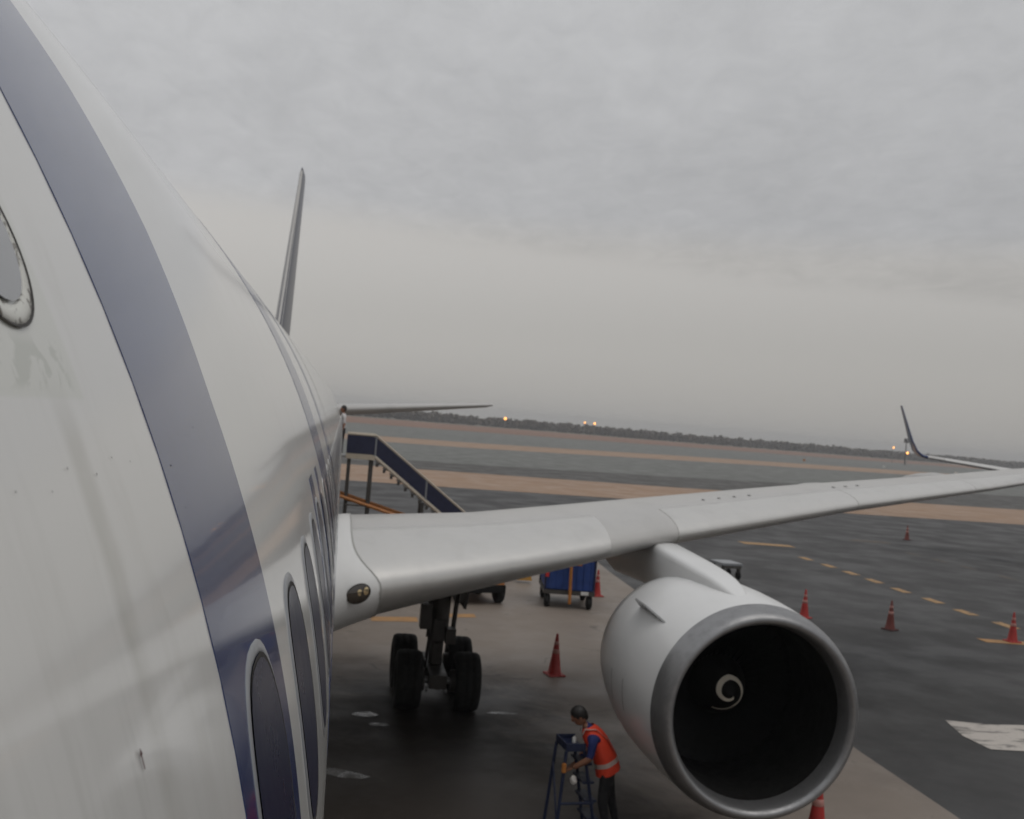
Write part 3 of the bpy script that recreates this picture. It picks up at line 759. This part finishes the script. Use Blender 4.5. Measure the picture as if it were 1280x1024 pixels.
# ------------------------------------------------------------------ rear passenger stairs
SX, SY = 2.35, 43.5
rs = empty('passenger_stairs', (0, 0, 0), label='boarding stairs with navy side panels and cream rails at the rear door', cat='stairs')
PX0, PX1, PZ = 2.70, 3.72, 4.02
slope = (2.25-4.79)/(7.12-3.70)
def spz(x): return PZ+(x-PX1)*slope
XE = PX1+(PZ-.35)/-slope
for sy_ in (-.75, .75):
    y = SY+sy_
    m = MB(); m.box(((PX0+PX1)/2, y, PZ+.42), (PX1-PX0, .03, .62)); m.build('side_panel', M['navy'], rs)
    for xa, xb in ((PX1, PX1+1.9), (PX1+1.94, PX1+3.6), (PX1+3.64, XE-.1)):
        m = MB(); m.add([(xa+.03, y-.015, spz(xa+.03)+.12), (xb, y-.015, spz(xb)+.12), (xb, y-.015, spz(xb)+.74), (xa+.03, y-.015, spz(xa+.03)+.74),
                         (xa+.03, y+.015, spz(xa+.03)+.12), (xb, y+.015, spz(xb)+.12), (xb, y+.015, spz(xb)+.74), (xa+.03, y+.015, spz(xa+.03)+.74)],
                        [(0, 1, 2, 3), (7, 6, 5, 4), (0, 4, 5, 1), (3, 2, 6, 7), (0, 3, 7, 4), (1, 5, 6, 2)]); m.build('side_panel', M['navy'], rs)
    m = MB(); m.rod((PX0, y, PZ+.80), (PX1, y, PZ+.80), .04); m.rod((PX1, y, PZ+.80), (XE, y, spz(XE)+.80), .04); m.build('handrail', M['cream'], rs)
    m = MB(); m.box(((PX0+PX1)/2, y, PZ-.0), (PX1-PX0, .08, .16)); m.build('platform_edge', M['cream'], rs)
    m = MB(); m.rod((PX1, y, PZ+.02), (XE, y, spz(XE)+.02), .05); m.build('stringer', M['cream'], rs)
    for x in (PX1, PX1+1.92, PX1+3.62):
        m = MB(); m.rod((x, y-.02*(1 if sy_ > 0 else -1), spz(x)), (x, y-.02*(1 if sy_ > 0 else -1), spz(x)+.8), .045); m.build('rail_post', M['winring'], rs)
    for x in (PX0+.12, PX1-.1):
        m = MB(); m.box((x, y-.1*(1 if sy_ > 0 else -1), (PZ-.1+.35)/2), (.12, .1, PZ-.45)); m.build('support_leg', M['darkmetal'], rs)
    m = MB(); m.box((PX1+1.85, y-.1*(1 if sy_ > 0 else -1), (spz(PX1+1.85)+.3)/2), (.1, .08, spz(PX1+1.85)-.5)); m.build('support_leg', M['darkmetal'], rs)
    m = MB(); m.rod((2.5, y-.08, 2.62), (8.6, y-.08, .95), .07, n=6); m.build('brace_beam', M['orange'], rs)
    m = MB(); m.rod((PX0+.1, y-.1, 2.3), (PX1-.1, y-.1, 2.3), .035, n=6); m.rod((PX0+.1, y-.1, 1.2), (PX1-.1, y-.1, 1.2), .035, n=6); m.build('cross_bar', M['darkmetal'], rs)
m = MB(); m.box(((PX0+PX1)/2-.2, SY, PZ-.02), (PX1-PX0+.4, 1.38, .06)); m.build('platform', M['metal'], rs)
k = 0; x = PX1+.12
while x < XE-.1:
    m = MB(); m.box((x+.1, SY, spz(x+.1)-.04), (.25, 1.36, .035)); m.build('tread', M['darkmetal'], rs)
    m = MB(); m.box((x-.02, SY-.72, spz(x)-.16), (.10, .05, .12)); m.build('tread_bracket', M['darkmetal'], rs); x += .27
m = MB(); m.box((6.0, SY, .55), (6.6, 1.5, .22)); m.build('chassis', M['orange'], rs, bevel=.02)
for x in (3.3, 8.6):
    for sy_ in (-.75, .75):
        m = MB(); m.lathe([(-.1, .1), (-.1, .3), (-.06, .36), (.06, .36), (.1, .3), (.1, .1)], 'y', 20, (x, SY+sy_, .362)); m.build('wheel', M['rubber'], rs, True)
m = MB(); m.box((9.35, 42.0, .30), (.55, .3, .38), taper=.6); m.rod((9.35, 42.15, .4), (9.1, 42.7, .55), .05); m.build('outrigger', M['yellow'], rs)

# ------------------------------------------------------------------ traffic cones
def make_cone(body='conered', base='conered'):
    r = empty('traffic_cone', (0, 0, 0))
    m = MB(); m.box((0, 0, .02), (.42, .42, .04), taper=.94); m.build('base', M[base], r, bevel=.008)
    m = MB(); m.lathe([(.041, .165), (.08, .150), (.30, .115), (.62, .068), (.93, .028), (.95, .02), (.95, .0)], 'z', 24); m.build('body', M[body], r, True)
    for z0, z1 in ((.50, .60), (.70, .78)):
        def rr(z): return float(np.interp(z, [.08, .30, .62, .93], [.150, .115, .068, .028]))
        m = MB(); m.lathe([(z0, rr(z0)+.001), (z0+.003, rr(z0)+.004), (z1-.003, rr(z1)+.004), (z1, rr(z1)+.001)], 'z', 24); m.f = m.f[:-2]; m.build('collar', M['collar'], r, True)
    return r
ca = make_cone(); cb = make_cone('conedull', 'conebase')
cones = [(ca, (7.76, 28.9), 1.0, .2, 'red traffic cone standing alone between the landing gear and the engine'),
         (cb, (20.57, 36.7), 1.0, .5, 'dull brownish cone on a black base on open asphalt right of the engine'),
         (ca, (24.3, 35.75), 1.0, .1, 'red cone standing on the ochre bar near the right edge'),
         (cb, (40.3, 69.2), 1.05, .3, 'small distant dull red cone beyond the dashed line under the wing'),
         (ca, (9.82, 19.9), 1.0, .4, 'orange red cone right below the engine inlet at the bottom edge'),
         (ca, (18.2, 38.0), 1.0, .6, 'red cone with pale bands peeking out behind the engine cowl'),
         (ca, (11.55, 40.0), .95, .2, 'red cone close beside the blue cart')]
first = {id(ca): True, id(cb): True}
for src, (x, y), s, rz, lab in cones:
    o = src if first[id(src)] else copytree(src); first[id(src)] = False
    o.location = (x, y, .014); o.scale = (s, s, s); o.rotation_euler = (0, 0, rz); tag(o, lab, 'traffic cone', 'traffic cones on the apron')
cones_done = True

# ------------------------------------------------------------------ blue baggage cart
ct = empty('baggage_cart', (9.95, 37.35, .008), -.12, label='blue curtained baggage cart with raised orange drawbar, standing behind the wing', cat='baggage cart')
m = MB(); m.box((0, .95, 1.22), (1.42, 1.9, 1.30)); m.build('curtain_body', M['cartblue'], ct, bevel=.03)
m = MB(); m.box((0, .95, 1.90), (1.5, 2.0, .06)); m.build('roof', M['standblue'], ct)
m = MB(); m.box((0, .95, .50), (1.5, 2.05, .12)); m.build('deck', M['darkmetal'], ct)
for x in (-.72, .72):
    for y in (-.02, 1.92):
        m = MB(); m.box((x, y, 1.2), (.05, .05, 1.36)); m.build('corner_post', M['navy'], ct)
for x in (-.62, .62):
    for y in (.15, 1.75):
        m = MB(); m.lathe([(-.07, .06), (-.08, .17), (-.05, .22), (.05, .22), (.08, .17), (.07, .06)], 'x', 20, (x, y, .22)); m.build('wheel', M['rubber'], ct, True)
m = MB(); m.rod((.02, -.15, .18), (-.02, -.22, 1.45), .05, n=8); m.build('drawbar', M['orange'], ct)
m = MB(); m.box((-.02, -.24, 1.48), (.62, .06, .16)); m.build('drawbar_handle', M['orange'], ct, bevel=.01)
m = MB(); m.box((-.68, -.06, 1.08), (.10, .05, .22)); m.build('reflector', M['redlamp'], ct)
m = MB(); m.box((.45, -.06, .52), (.22, .05, .10)); m.build('number_plate', M['whiteplastic'], ct)
m = MB()
for k in range(7): m.rod((-.6+.2*k, -.012, .62), (-.6+.2*k, -.012, 1.82), .012, n=5)
m.build('curtain_fold', M['cartblue'], ct)
ct.scale = (1.08, 1.05, 1.0)
# dark tow tractor behind, only its lower edge shows
tr = empty('tow_tractor', (6.9, 38.3, .008), .3, label='low orange and black tow tractor half hidden by the wing behind the landing gear', cat='tractor')
m = MB(); m.box((0, 0, .58), (1.5, 2.3, .42), taper=.94); m.build('body', M['orange'], tr, bevel=.05)
m = MB(); m.box((0, -.2, .86), (1.3, .9, .14)); m.box((0, .35, 1.05), (1.2, .12, .5)); m.build('seat', M['spinner'], tr, bevel=.03)
m = MB(); m.box((0, -1.17, .50), (1.4, .12, .24)); m.build('bumper', M['spinner'], tr, bevel=.02)
for x in (-.68, .68):
    for y in (-.75, .75):
        m = MB(); m.lathe([(-.1, .1), (-.12, .26), (-.08, .33), (.08, .33), (.12, .26), (.1, .1)], 'x', 20, (x, y, .33)); m.build('wheel', M['rubber'], tr, True)
m = MB(); m.rod((0, -.9, .9), (0, -.65, 1.15), .02); m.lathe([(1.14, .17), (1.17, .19), (1.19, .17)], 'z', 16, (0, -.62, 0)); m.build('steering_wheel', M['spinner'], tr)
# flat dolly beyond the engine
dl = empty('cargo_dolly', (18.62, 46.6, .004), .15, label='low flat cargo dolly on the apron behind the engine pylon', cat='dolly')
m = MB(); m.box((0, -.25, .62), (.95, 1.1, .10)); m.build('deck', M['winring'], dl, bevel=.015)
for x in (-.36, .36):
    for y in (-.65, .15):
        m = MB(); m.box((x, y, .42), (.12, .12, .32)); m.build('leg', M['darkmetal'], dl)
        m = MB(); m.lathe([(-.05, .05), (-.06, .14), (-.03, .18), (.03, .18), (.06, .14), (.05, .05)], 'x', 16, (x, y, .18)); m.build('wheel', M['rubber'], dl, True)
m = MB(); m.box((0, -.77, .52), (.8, .06, .1)); m.build('side_rail', M['darkmetal'], dl)

# ------------------------------------------------------------------ people
def skinmesh(name, joints, edges, root=0, sub=2, flatten=None):
    me = bpy.data.meshes.new(name); me.from_pydata([j[0] for j in joints], edges, []); o = bpy.data.objects.new(name, me); COL.objects.link(o)
    mod = o.modifiers.new('s', 'SKIN'); mod.use_smooth_shade = True
    for i, j in enumerate(joints):
        r = j[1]; me.skin_vertices[0].data[i].radius = r if isinstance(r, tuple) else (r, r)
    me.skin_vertices[0].data[root].use_root = True
    o.modifiers.new('d', 'SUBSURF').levels = sub
    dg = bpy.context.evaluated_depsgraph_get(); ev = o.evaluated_get(dg); res = bpy.data.meshes.new_from_object(ev)
    bpy.data.objects.remove(o); return res
def joinmesh(name, ms):
    bm = bmesh.new()
    for me in ms: bm.from_mesh(me)
    out = bpy.data.meshes.new(name); bm.to_mesh(out); bm.free(); return out
def sphere(c, r, sx=1, sy=1, sz=1, rot=None, n=14):
    bm = bmesh.new(); bmesh.ops.create_uvsphere(bm, u_segments=n, v_segments=n-2, radius=r)
    for v_ in bm.verts:
        p = Vector((v_.co.x*sx, v_.co.y*sy, v_.co.z*sz)); v_.co = (rot @ p if rot else p)+Vector(c)
    me = bpy.data.meshes.new('s'); bm.to_mesh(me); bm.free(); return me
def hand(w, d, side, curl=.5, s=1.):
    # w wrist point, d unit direction along palm, side = unit vector across the palm toward the thumb
    d = Vector(d).normalized(); side = Vector(side); side = (side-d*side.dot(d)).normalized(); nrm_ = d.cross(side)
    w = Vector(w); ms = []
    ms.append(skinmesh('h', [(tuple(w-d*.03), .024*s), (tuple(w+d*.035*s), (.036*s, .016*s)), (tuple(w+d*.085*s), (.040*s, .014*s))], [(0, 1), (1, 2)], 0, 1))
    for k, (o, l) in enumerate(((.030, .070), (.010, .080), (-.010, .075), (-.030, .058))):
        b0 = w+d*.07*s+side*o*s; p1 = b0+d*l*.5*s; a1 = curl; p2 = p1+(d*cos(a1)+nrm_*sin(a1))*l*.32*s; p3 = p2+(d*cos(2*a1)+nrm_*sin(2*a1))*l*.26*s
        ms.append(skinmesh('f', [(tuple(q), r*s) for q, r in ((b0, .0095), (p1, .009), (p2, .0085), (p3, .007))], [(0, 1), (1, 2), (2, 3)], 0, 1))
    b0 = w+d*.025*s+side*.02*s; p1 = b0+(d*.6+side*.7).normalized()*.045*s; p2 = p1+(d*.9+side*.25+nrm_*.3).normalized()*.035*s
    ms.append(skinmesh('t', [(tuple(q), r*s) for q, r in ((b0, .012), (p1, .0105), (p2, .008))], [(0, 1), (1, 2)], 0, 1)); return ms
def finish_body(name, ms, mats, pick, parent):
    me = joinmesh(name, ms); o = link(name, me, [M[k] for k in mats], parent, True)
    for p in me.polygons: p.material_index = pick(p.center)
    return o
def head(c, fwd, up, hair_mat, root):
    """skull with brow, nose, chin and ears; returns meshes, plus hair and eyes as children"""
    fwd = Vector(fwd).normalized(); up = Vector(up); up = (up-fwd*up.dot(fwd)).normalized(); rt = fwd.cross(up); Rm = Matrix((rt, fwd, up)).transposed(); c = Vector(c)
    T = lambda x, y, z: c+Rm @ Vector((x, y, z))
    ms = [sphere(c, .098, .80, 1.0, 1.15, Rm, 18), sphere(T(0, .028, -.055), .062, .92, 1.05, 1.05, Rm), sphere(T(0, .098, -.012), .016, .8, 1.1, 1.7, Rm, 8), sphere(T(0, .084, -.062), .018, 1.4, .7, .55, Rm, 8),
          sphere(T(0, .085, .028), .03, 1.9, .5, .4, Rm, 8)]
    for s in (-1, 1): ms.append(sphere(T(.080*s, -.005, -.005), .022, .4, .8, 1.35, Rm, 8))
    hm = joinmesh('hair', [sphere(T(0, -.018, .028), .104, .86, 1.0, 1.08, Rm, 18), sphere(T(0, -.055, -.02), .07, 1.0, .8, 1.1, Rm, 12)])
    for v_ in hm.vertices:
        v_.co += Vector((noise.noise(v_.co*60), noise.noise(v_.co*60+Vector((9, 0, 0))), noise.noise(v_.co*60+Vector((0, 9, 0)))))*.006
    link('hair', hm, M[hair_mat], root, True)
    em = joinmesh('eye', [sphere(T(.03*s, .086, .006), .010, 1.2, .7, .7, Rm, 8) for s in (-1, 1)]); link('eyes', em, M['hair'], root, True)
    return ms

# worker: bends forward, facing -x (local +y is forward here, rotated afterwards)
def worker():
    r = empty('person', (6.56, 19.95, .008), radians(84), label='worker in an orange red reflective vest bending over the blue steps beside the engine', cat='person')
    hip = (0, -.03, .93); waist = (0, .02, 1.08); chest = (0, .15, 1.28); neckb = (0, .25, 1.42)
    J = [(hip, (.155, .115)), (waist, (.145, .110)), (chest, (.170, .120)), (neckb, (.085, .07)), ((0, .31, 1.50), (.05, .055)),
         ((-.10, -.03, .88), .105), ((-.12, .02, .50), .068), ((-.13, -.06, .12), .048), ((-.13, .02, .05), .045), ((-.13, .15, .035), .035),
         ((.10, -.04, .88), .105), ((.12, -.12, .50), .068), ((.14, -.22, .12), .048), ((.14, -.15, .05), .045), ((.14, -.01, .035), .035),
         ((-.20, .20, 1.34), .065), ((-.22, .23, 1.08), .048), ((-.14, .42, .92), .034),
         ((.20, .20, 1.34), .065), ((.23, .18, 1.08), .048), ((.13, .36, .90), .034)]
    E = [(0, 1), (1, 2), (2, 3), (3, 4), (0, 5), (5, 6), (6, 7), (7, 8), (8, 9), (0, 10), (10, 11), (11, 12), (12, 13), (13, 14), (2, 15), (15, 16), (16, 17), (2, 18), (18, 19), (19, 20)]
    ms = [skinmesh('b', J, E)]
    ms += hand((-.13, .44, .905), (.25, .75, -.55), (1, 0, .1), .55) + hand((.125, .375, .885), (-.15, .7, -.6), (-1, 0, .1), .6)
    hms = head((0, .375, 1.575), (0, .80, -.55), (0, .55, .8), 'hair', r)
    def pick(c):
        if c.z < .075: return 3
        if c.z < .93 and c.y < .20 and abs(c.x) < .26: return 2
        if c.y > .36 or (c.z > 1.43 and c.y > .27): return 0
        if abs(c.x) > .15 and c.z < 1.10 and c.y > .10: return 0
        return 1
    body = finish_body('body', ms+hms, ['skin', 'shirtblue', 'trousers', 'shoes'], pick, r)
    # vest: a shell round the torso with open arms
    v = []; n = 28
    rows = [((0, -.045, .86), .195, .165), ((0, -.02, .96), .192, .160), ((0, .02, 1.07), .185, .152), ((0, .08, 1.17), .185, .150), ((0, .14, 1.27), .188, .150), ((0, .19, 1.35), .170, .135), ((0, .225, 1.41), .115, .105), ((0, .25, 1.45), .075, .078)]
    axis = Vector((0, .45, .89)).normalized(); bx_ = axis.cross(Vector((1, 0, 0))).normalized()
    rings = []
    for (c, a_, b_) in rows:
        rings.append([Vector(c)+Vector((1, 0, 0))*a_*cos(2*pi*i/n)*(1+.03*sin(5*i))+bx_*b_*sin(2*pi*i/n) for i in range(n)])
    v, f = loft(rings); vo = fixnormals(link('vest', mesh('vest', v, f), M['vest'], r, True))
    def tape(j0, k0, k1):
        A, B = rings[j0], rings[j0+1]; cen = sum(A, Vector())/n; rg = []
        for kk in (k0, k1): rg.append([cen+((A[i].lerp(B[i], kk))-cen)*1.03 for i in range(n)])
        v, f = loft(rg); link('reflective_band', mesh('reflective_band', v, f), M['tape'], vo, True)
    tape(1, .1, .6)
    for s in (-1, 1):
        m = MB(); pts = []
        for i in range(9):
            t = radians(-100+200*i/8); z = 1.12+.30*cos(t); 
        # shoulder tape over the shoulder from chest to back
        P_ = [Vector((.105*s, .16, 1.02)), Vector((.11*s, .27, 1.20)), Vector((.105*s, .335, 1.33)), Vector((.10*s, .30, 1.43)), Vector((.105*s, .16, 1.44)), Vector((.11*s, .02, 1.33)), Vector((.11*s, -.11, 1.14))]
        v = []
        for p in P_: v += [p+Vector((-.025, 0, 0)), p+Vector((.025, 0, 0))]
        m.add(v, [(2*i, 2*i+1, 2*i+3, 2*i+2) for i in range(len(P_)-1)]); m.build('shoulder_band', M['tape'], vo, True)
    return r
wk = worker(); wk.scale = (1.16, 1.14, 1.05)
rag = sphere((0, 0, 0), .05, 1.0, .8, 1.25)
for v_ in rag.vertices: v_.co *= 1+.35*noise.noise(v_.co*22)
ro = link('rag', rag, M['cloth'], None, True); ro.location = (6.08, 19.80, .82); tag(ro, 'white rag held in the bending worker\'s hand', 'cloth')

def crew():
    r = empty('person', (2.50, 43.1, PZ+.012), radians(100), label='person in white shirt and dark trousers standing at the rear door on the stairs', cat='person')
    J = [((0, 0, .95), (.15, .11)), ((0, 0, 1.12), (.135, .105)), ((0, .01, 1.33), (.165, .115)), ((0, .01, 1.47), (.07, .06)), ((0, .015, 1.54), .052),
         ((-.09, 0, .88), .10), ((-.10, .01, .48), .066), ((-.10, -.01, .1), .046), ((-.10, .03, .05), .044), ((-.10, .14, .035), .034),
         ((.09, 0, .88), .10), ((.10, .01, .48), .066), ((.11, -.01, .1), .046), ((.11, .03, .05), .044), ((.12, .14, .035), .034),
         ((-.19, 0, 1.40), .062), ((-.24, -.01, 1.12), .046), ((-.23, .06, .86), .032), ((.19, 0, 1.40), .062), ((.24, -.01, 1.12), .046), ((.23, .06, .86), .032)]
    E = [(0, 1), (1, 2), (2, 3), (3, 4), (0, 5), (5, 6), (6, 7), (7, 8), (8, 9), (0, 10), (10, 11), (11, 12), (12, 13), (13, 14), (2, 15), (15, 16), (16, 17), (2, 18), (18, 19), (19, 20)]
    ms = [skinmesh('b', J, E)] + hand((-.23, .065, .85), (0, .2, -1), (.3, 1, 0), .3) + hand((.23, .065, .85), (0, .2, -1), (-.3, 1, 0), .3)
    hms = head((0, .03, 1.645), (0, 1, 0), (0, 0, 1), 'hair', r)
    def pick(c):
        if c.z < .07: return 3
        if c.z < .98 and abs(c.x) < .19: return 2
        if c.z > 1.49 or c.z < .88: return 0
        if abs(c.x) > .19 and c.z < 1.14: return 0
        return 1
    finish_body('body', ms+hms, ['skin', 'shirtwhite', 'trousers', 'shoes'], pick, r); return r
crew()

# ------------------------------------------------------------------ blue work steps in front of the worker
ws = empty('work_steps', (6.08, 20.0, .008), .12, label='blue metal work steps in front of the bending worker', cat='steps')
H = 1.22
for sx, sy_ in ((-1, -1), (-1, 1), (1, -1), (1, 1)):
    m = MB(); m.rod((.30*sx if sx < 0 else .42, .30*sy_, 0), (.20*sx if sx < 0 else .12, .25*sy_, H), .028, n=8); m.build('leg', M['standblue'], ws)
m = MB(); m.box((-.04, 0, H+.02), (.34, .54, .05)); m.build('top_tray', M['standblue'], ws, bevel=.01)
m = MB(); m.box((-.04, -.26, H+.07), (.34, .02, .07)); m.box((-.04, .26, H+.07), (.34, .02, .07)); m.box((-.20, 0, H+.07), (.02, .49, .07)); m.build('tray_rim', M['standblue'], ws)
for k in range(4):
    z = .25+.26*k; x = .42-.30*z/H+.01
    m = MB(); m.box((x, 0, z), (.20, .50, .03)); m.build('tread', M['standblue'], ws)
m = MB(); m.rod((-.29, -.29, .25), (-.23, .27, .95), .018, n=6); m.build('brace', M['standblue'], ws)
m = MB(); m.rod((-.27, -.29, .5), (.34, -.29, .5), .02, n=6); m.build('side_bar', M['standblue'], ws)
m = MB(); m.box((-.24, -.30, 1.0), (.07, .06, .13)); m.build('hook_pad', M['orange'], ws, bevel=.01)
tn = MB(); tn.lathe([(0, .03), (.07, .03), (.08, .015), (.09, .014)], 'z', 16); to = tn.build('can', M['whiteplastic'], None, True); to.location = (6.10, 20.02, H+.055); tag(to, 'small pale can on the top tray of the blue steps', 'can')

ws.scale = (.84, .85, 1)
# ------------------------------------------------------------------ far side of the airfield
def emis(name, col, s):
    m = Mat(name, col, .5); m.p.inputs['Emission Color'].default_value = (*col, 1); m.p.inputs['Emission Strength'].default_value = s; return m.m
M['lamp'] = emis('sodium_lamp', (1., .42, .10), 3.2)
def ray(u, v_):
    d = camo.matrix_world.to_3x3() @ Vector(((u-640)/FPX, (512-v_)/FPX, -1)); return d
first_lamp = None
for i, (x, y, z, r, lab) in enumerate([(112, 700, 6.9, 1.0, 'orange floodlight on a tall pole beyond the tailplane, leftmost of the far lights'),
      (165.5, 690, 8.7, .6, 'small orange light on a pole, left one of the close pair in the tree line'),
      (172.5, 690, 8.6, .8, 'orange light on a pole, right one of the close pair in the tree line'),
      (293, 513, 8.6, .5, 'orange apron light just left of the neighbouring winglet'),
      (296.5, 505, 6.3, .65, 'orange apron light at the foot of the neighbouring winglet')]):
    p = empty('lamp_post', (x, y, 0), label=lab, cat='light', group='far orange airfield lights')
    m = MB(); m.rod((0, 0, 0), (0, 0, z), .18, .09, 8); m.build('pole', M['galv'], p)
    m = MB(); m.box((0, -.2, z+.12), (.9, .5, .16)); m.build('lamp_head', M['galv'], p)
    m = MB(); m.lathe([(-r, 0.001), (-r*.7, r*.7), (0, r), (r*.7, r*.7), (r, .001)], 'z', 12, (0, -.5, z)); m.build('bulb', M['lamp'], p, True)
for (x, y, w, mt, lab) in ((188.6, 335.6, .9, 'whiteplastic', 'small white marker board on the far grass left of the winglet'), (208.9, 324.7, 1.1, 'whiteplastic', 'small white marker board on the far grass above the wing'), (158.1, 333.8, .9, 'orange', 'small orange marker board beside the far runway')):
    p = empty('marker_board', (x, y, 0), label=lab, cat='sign'); m = MB(); m.box((0, 0, .75), (w, .15, .7)); m.build('panel', M[mt], p)
    for s in (-.3, .3): m = MB(); m.box((s, 0, .2), (.08, .08, .4)); m.build('leg', M['galv'], p)
p = empty('windsock_mast', (291, 497, 0), label='dark mast standing above the trees left of the winglet', cat='mast')
m = MB(); m.rod((0, 0, 0), (0, 0, 12.5), .35, .25, 8); m.build('pole', M['darkmetal'], p); m = MB(); m.box((0, 0, 12.6), (2.2, .8, 2.2)); m.build('cabin', M['darkmetal'], p)

# tree belt: thousands of small leaf faces over trunks, reads as one distant mass
def leafmat(name, c):
    m = Mat(name, c, .8); m.blend(m.rng(m.noise(.35, 4, .6), .4, .7, 0, .8), tuple(q*.55 for q in c)); return m.m
M['leaf'] = leafmat('grey_green_foliage', (.10, .078, .056))
rnd = np.random.default_rng(5)
path = np.array([(-500, 520), (-150, 640), (100, 760), (300, 800), (470, 860), (620, 930), (900, 1120), (1500, 1500)], float)
seg = np.cumsum([0]+[np.hypot(*(path[i+1]-path[i])) for i in range(len(path)-1)])
V = []; F = []
NTREE = 4200
for t in range(NTREE):
    s = rnd.uniform(0, seg[-1]); x = np.interp(s, seg, path[:, 0]); y = np.interp(s, seg, path[:, 1]) + abs(rnd.normal(0, 22))
    g = noise.noise(Vector((s*.012, 0, 0)))*.5+noise.noise(Vector((s*.05, 3, 0)))*.3
    h = (7.0+1.3*g)*rnd.uniform(.7, 1.1); w = h*rnd.uniform(.5, .9)
    k = 36
    d = rnd.normal(size=(k, 3)); d /= np.linalg.norm(d, axis=1)[:, None]; rr_ = rnd.uniform(.45, 1, k)[:, None]
    c = np.array([x, y, h*.52])+d*rr_*np.array([w*.6, w*.6, h*.5])
    sz = h*rnd.uniform(.10, .22, k)
    a1 = rnd.normal(size=(k, 3)); a1 /= np.linalg.norm(a1, axis=1)[:, None]; a2 = np.cross(a1, rnd.normal(size=(k, 3))); a2 /= np.linalg.norm(a2, axis=1)[:, None]
    q = np.stack([c-a1*sz[:, None], c+a2*sz[:, None]*.8, c+a1*sz[:, None], c-a2*sz[:, None]*.8], 1).reshape(-1, 3)
    V.append(q)
V = np.concatenate(V); V[:, 2] = np.maximum(V[:, 2], .05)
me = bpy.data.meshes.new('tree_belt'); nv = len(V); nf = nv//4
me.vertices.add(nv); me.vertices.foreach_set('co', V.ravel()); me.loops.add(nv); me.loops.foreach_set('vertex_index', np.arange(nv, dtype=np.int32))
me.polygons.add(nf); me.polygons.foreach_set('loop_start', np.arange(0, nv, 4, dtype=np.int32)); me.polygons.foreach_set('loop_total', np.full(nf, 4, dtype=np.int32)); me.update(); me.validate()
tag(link('tree_belt', me, M['leaf']), 'long belt of low grey green trees along the horizon', 'trees', kind='stuff')
# low hill behind the trees
hv = []; hf = []
for i in range(61):
    x = -700+50*i; y = 1250+.45*x; hgt = 7+5*noise.noise(Vector((i*.13, 2, 0)))+1.5*noise.noise(Vector((i*.6, 5, 0)))
    hv += [(x, y, -.5), (x, y+60, hgt), (x, y+320, hgt*.6), (x, y+500, -.5)]
for i in range(60):
    for j in range(3): k = i*4+j; hf.append((k, k+1, k+5, k+4))
tag(link('hills', mesh('hills', hv, hf), G['earth'], None, True), kind='structure')

# ------------------------------------------------------------------ haze
hz = MB(); hz.box((600, 700, 10.5), (4400, 2600, 23)); 
hm = bpy.data.materials.new('haze'); hm.use_nodes = True; t_ = hm.node_tree
for n_ in list(t_.nodes): t_.nodes.remove(n_)
o_ = t_.nodes.new('ShaderNodeOutputMaterial'); pv = t_.nodes.new('ShaderNodeVolumePrincipled'); pv.inputs['Color'].default_value = (.80, .81, .83, 1); pv.inputs['Density'].default_value = .0005; pv.inputs['Anisotropy'].default_value = .2
t_.links.new(pv.outputs[0], o_.inputs['Volume'])
ho = hz.build('haze', hm); ho['kind'] = 'stuff'
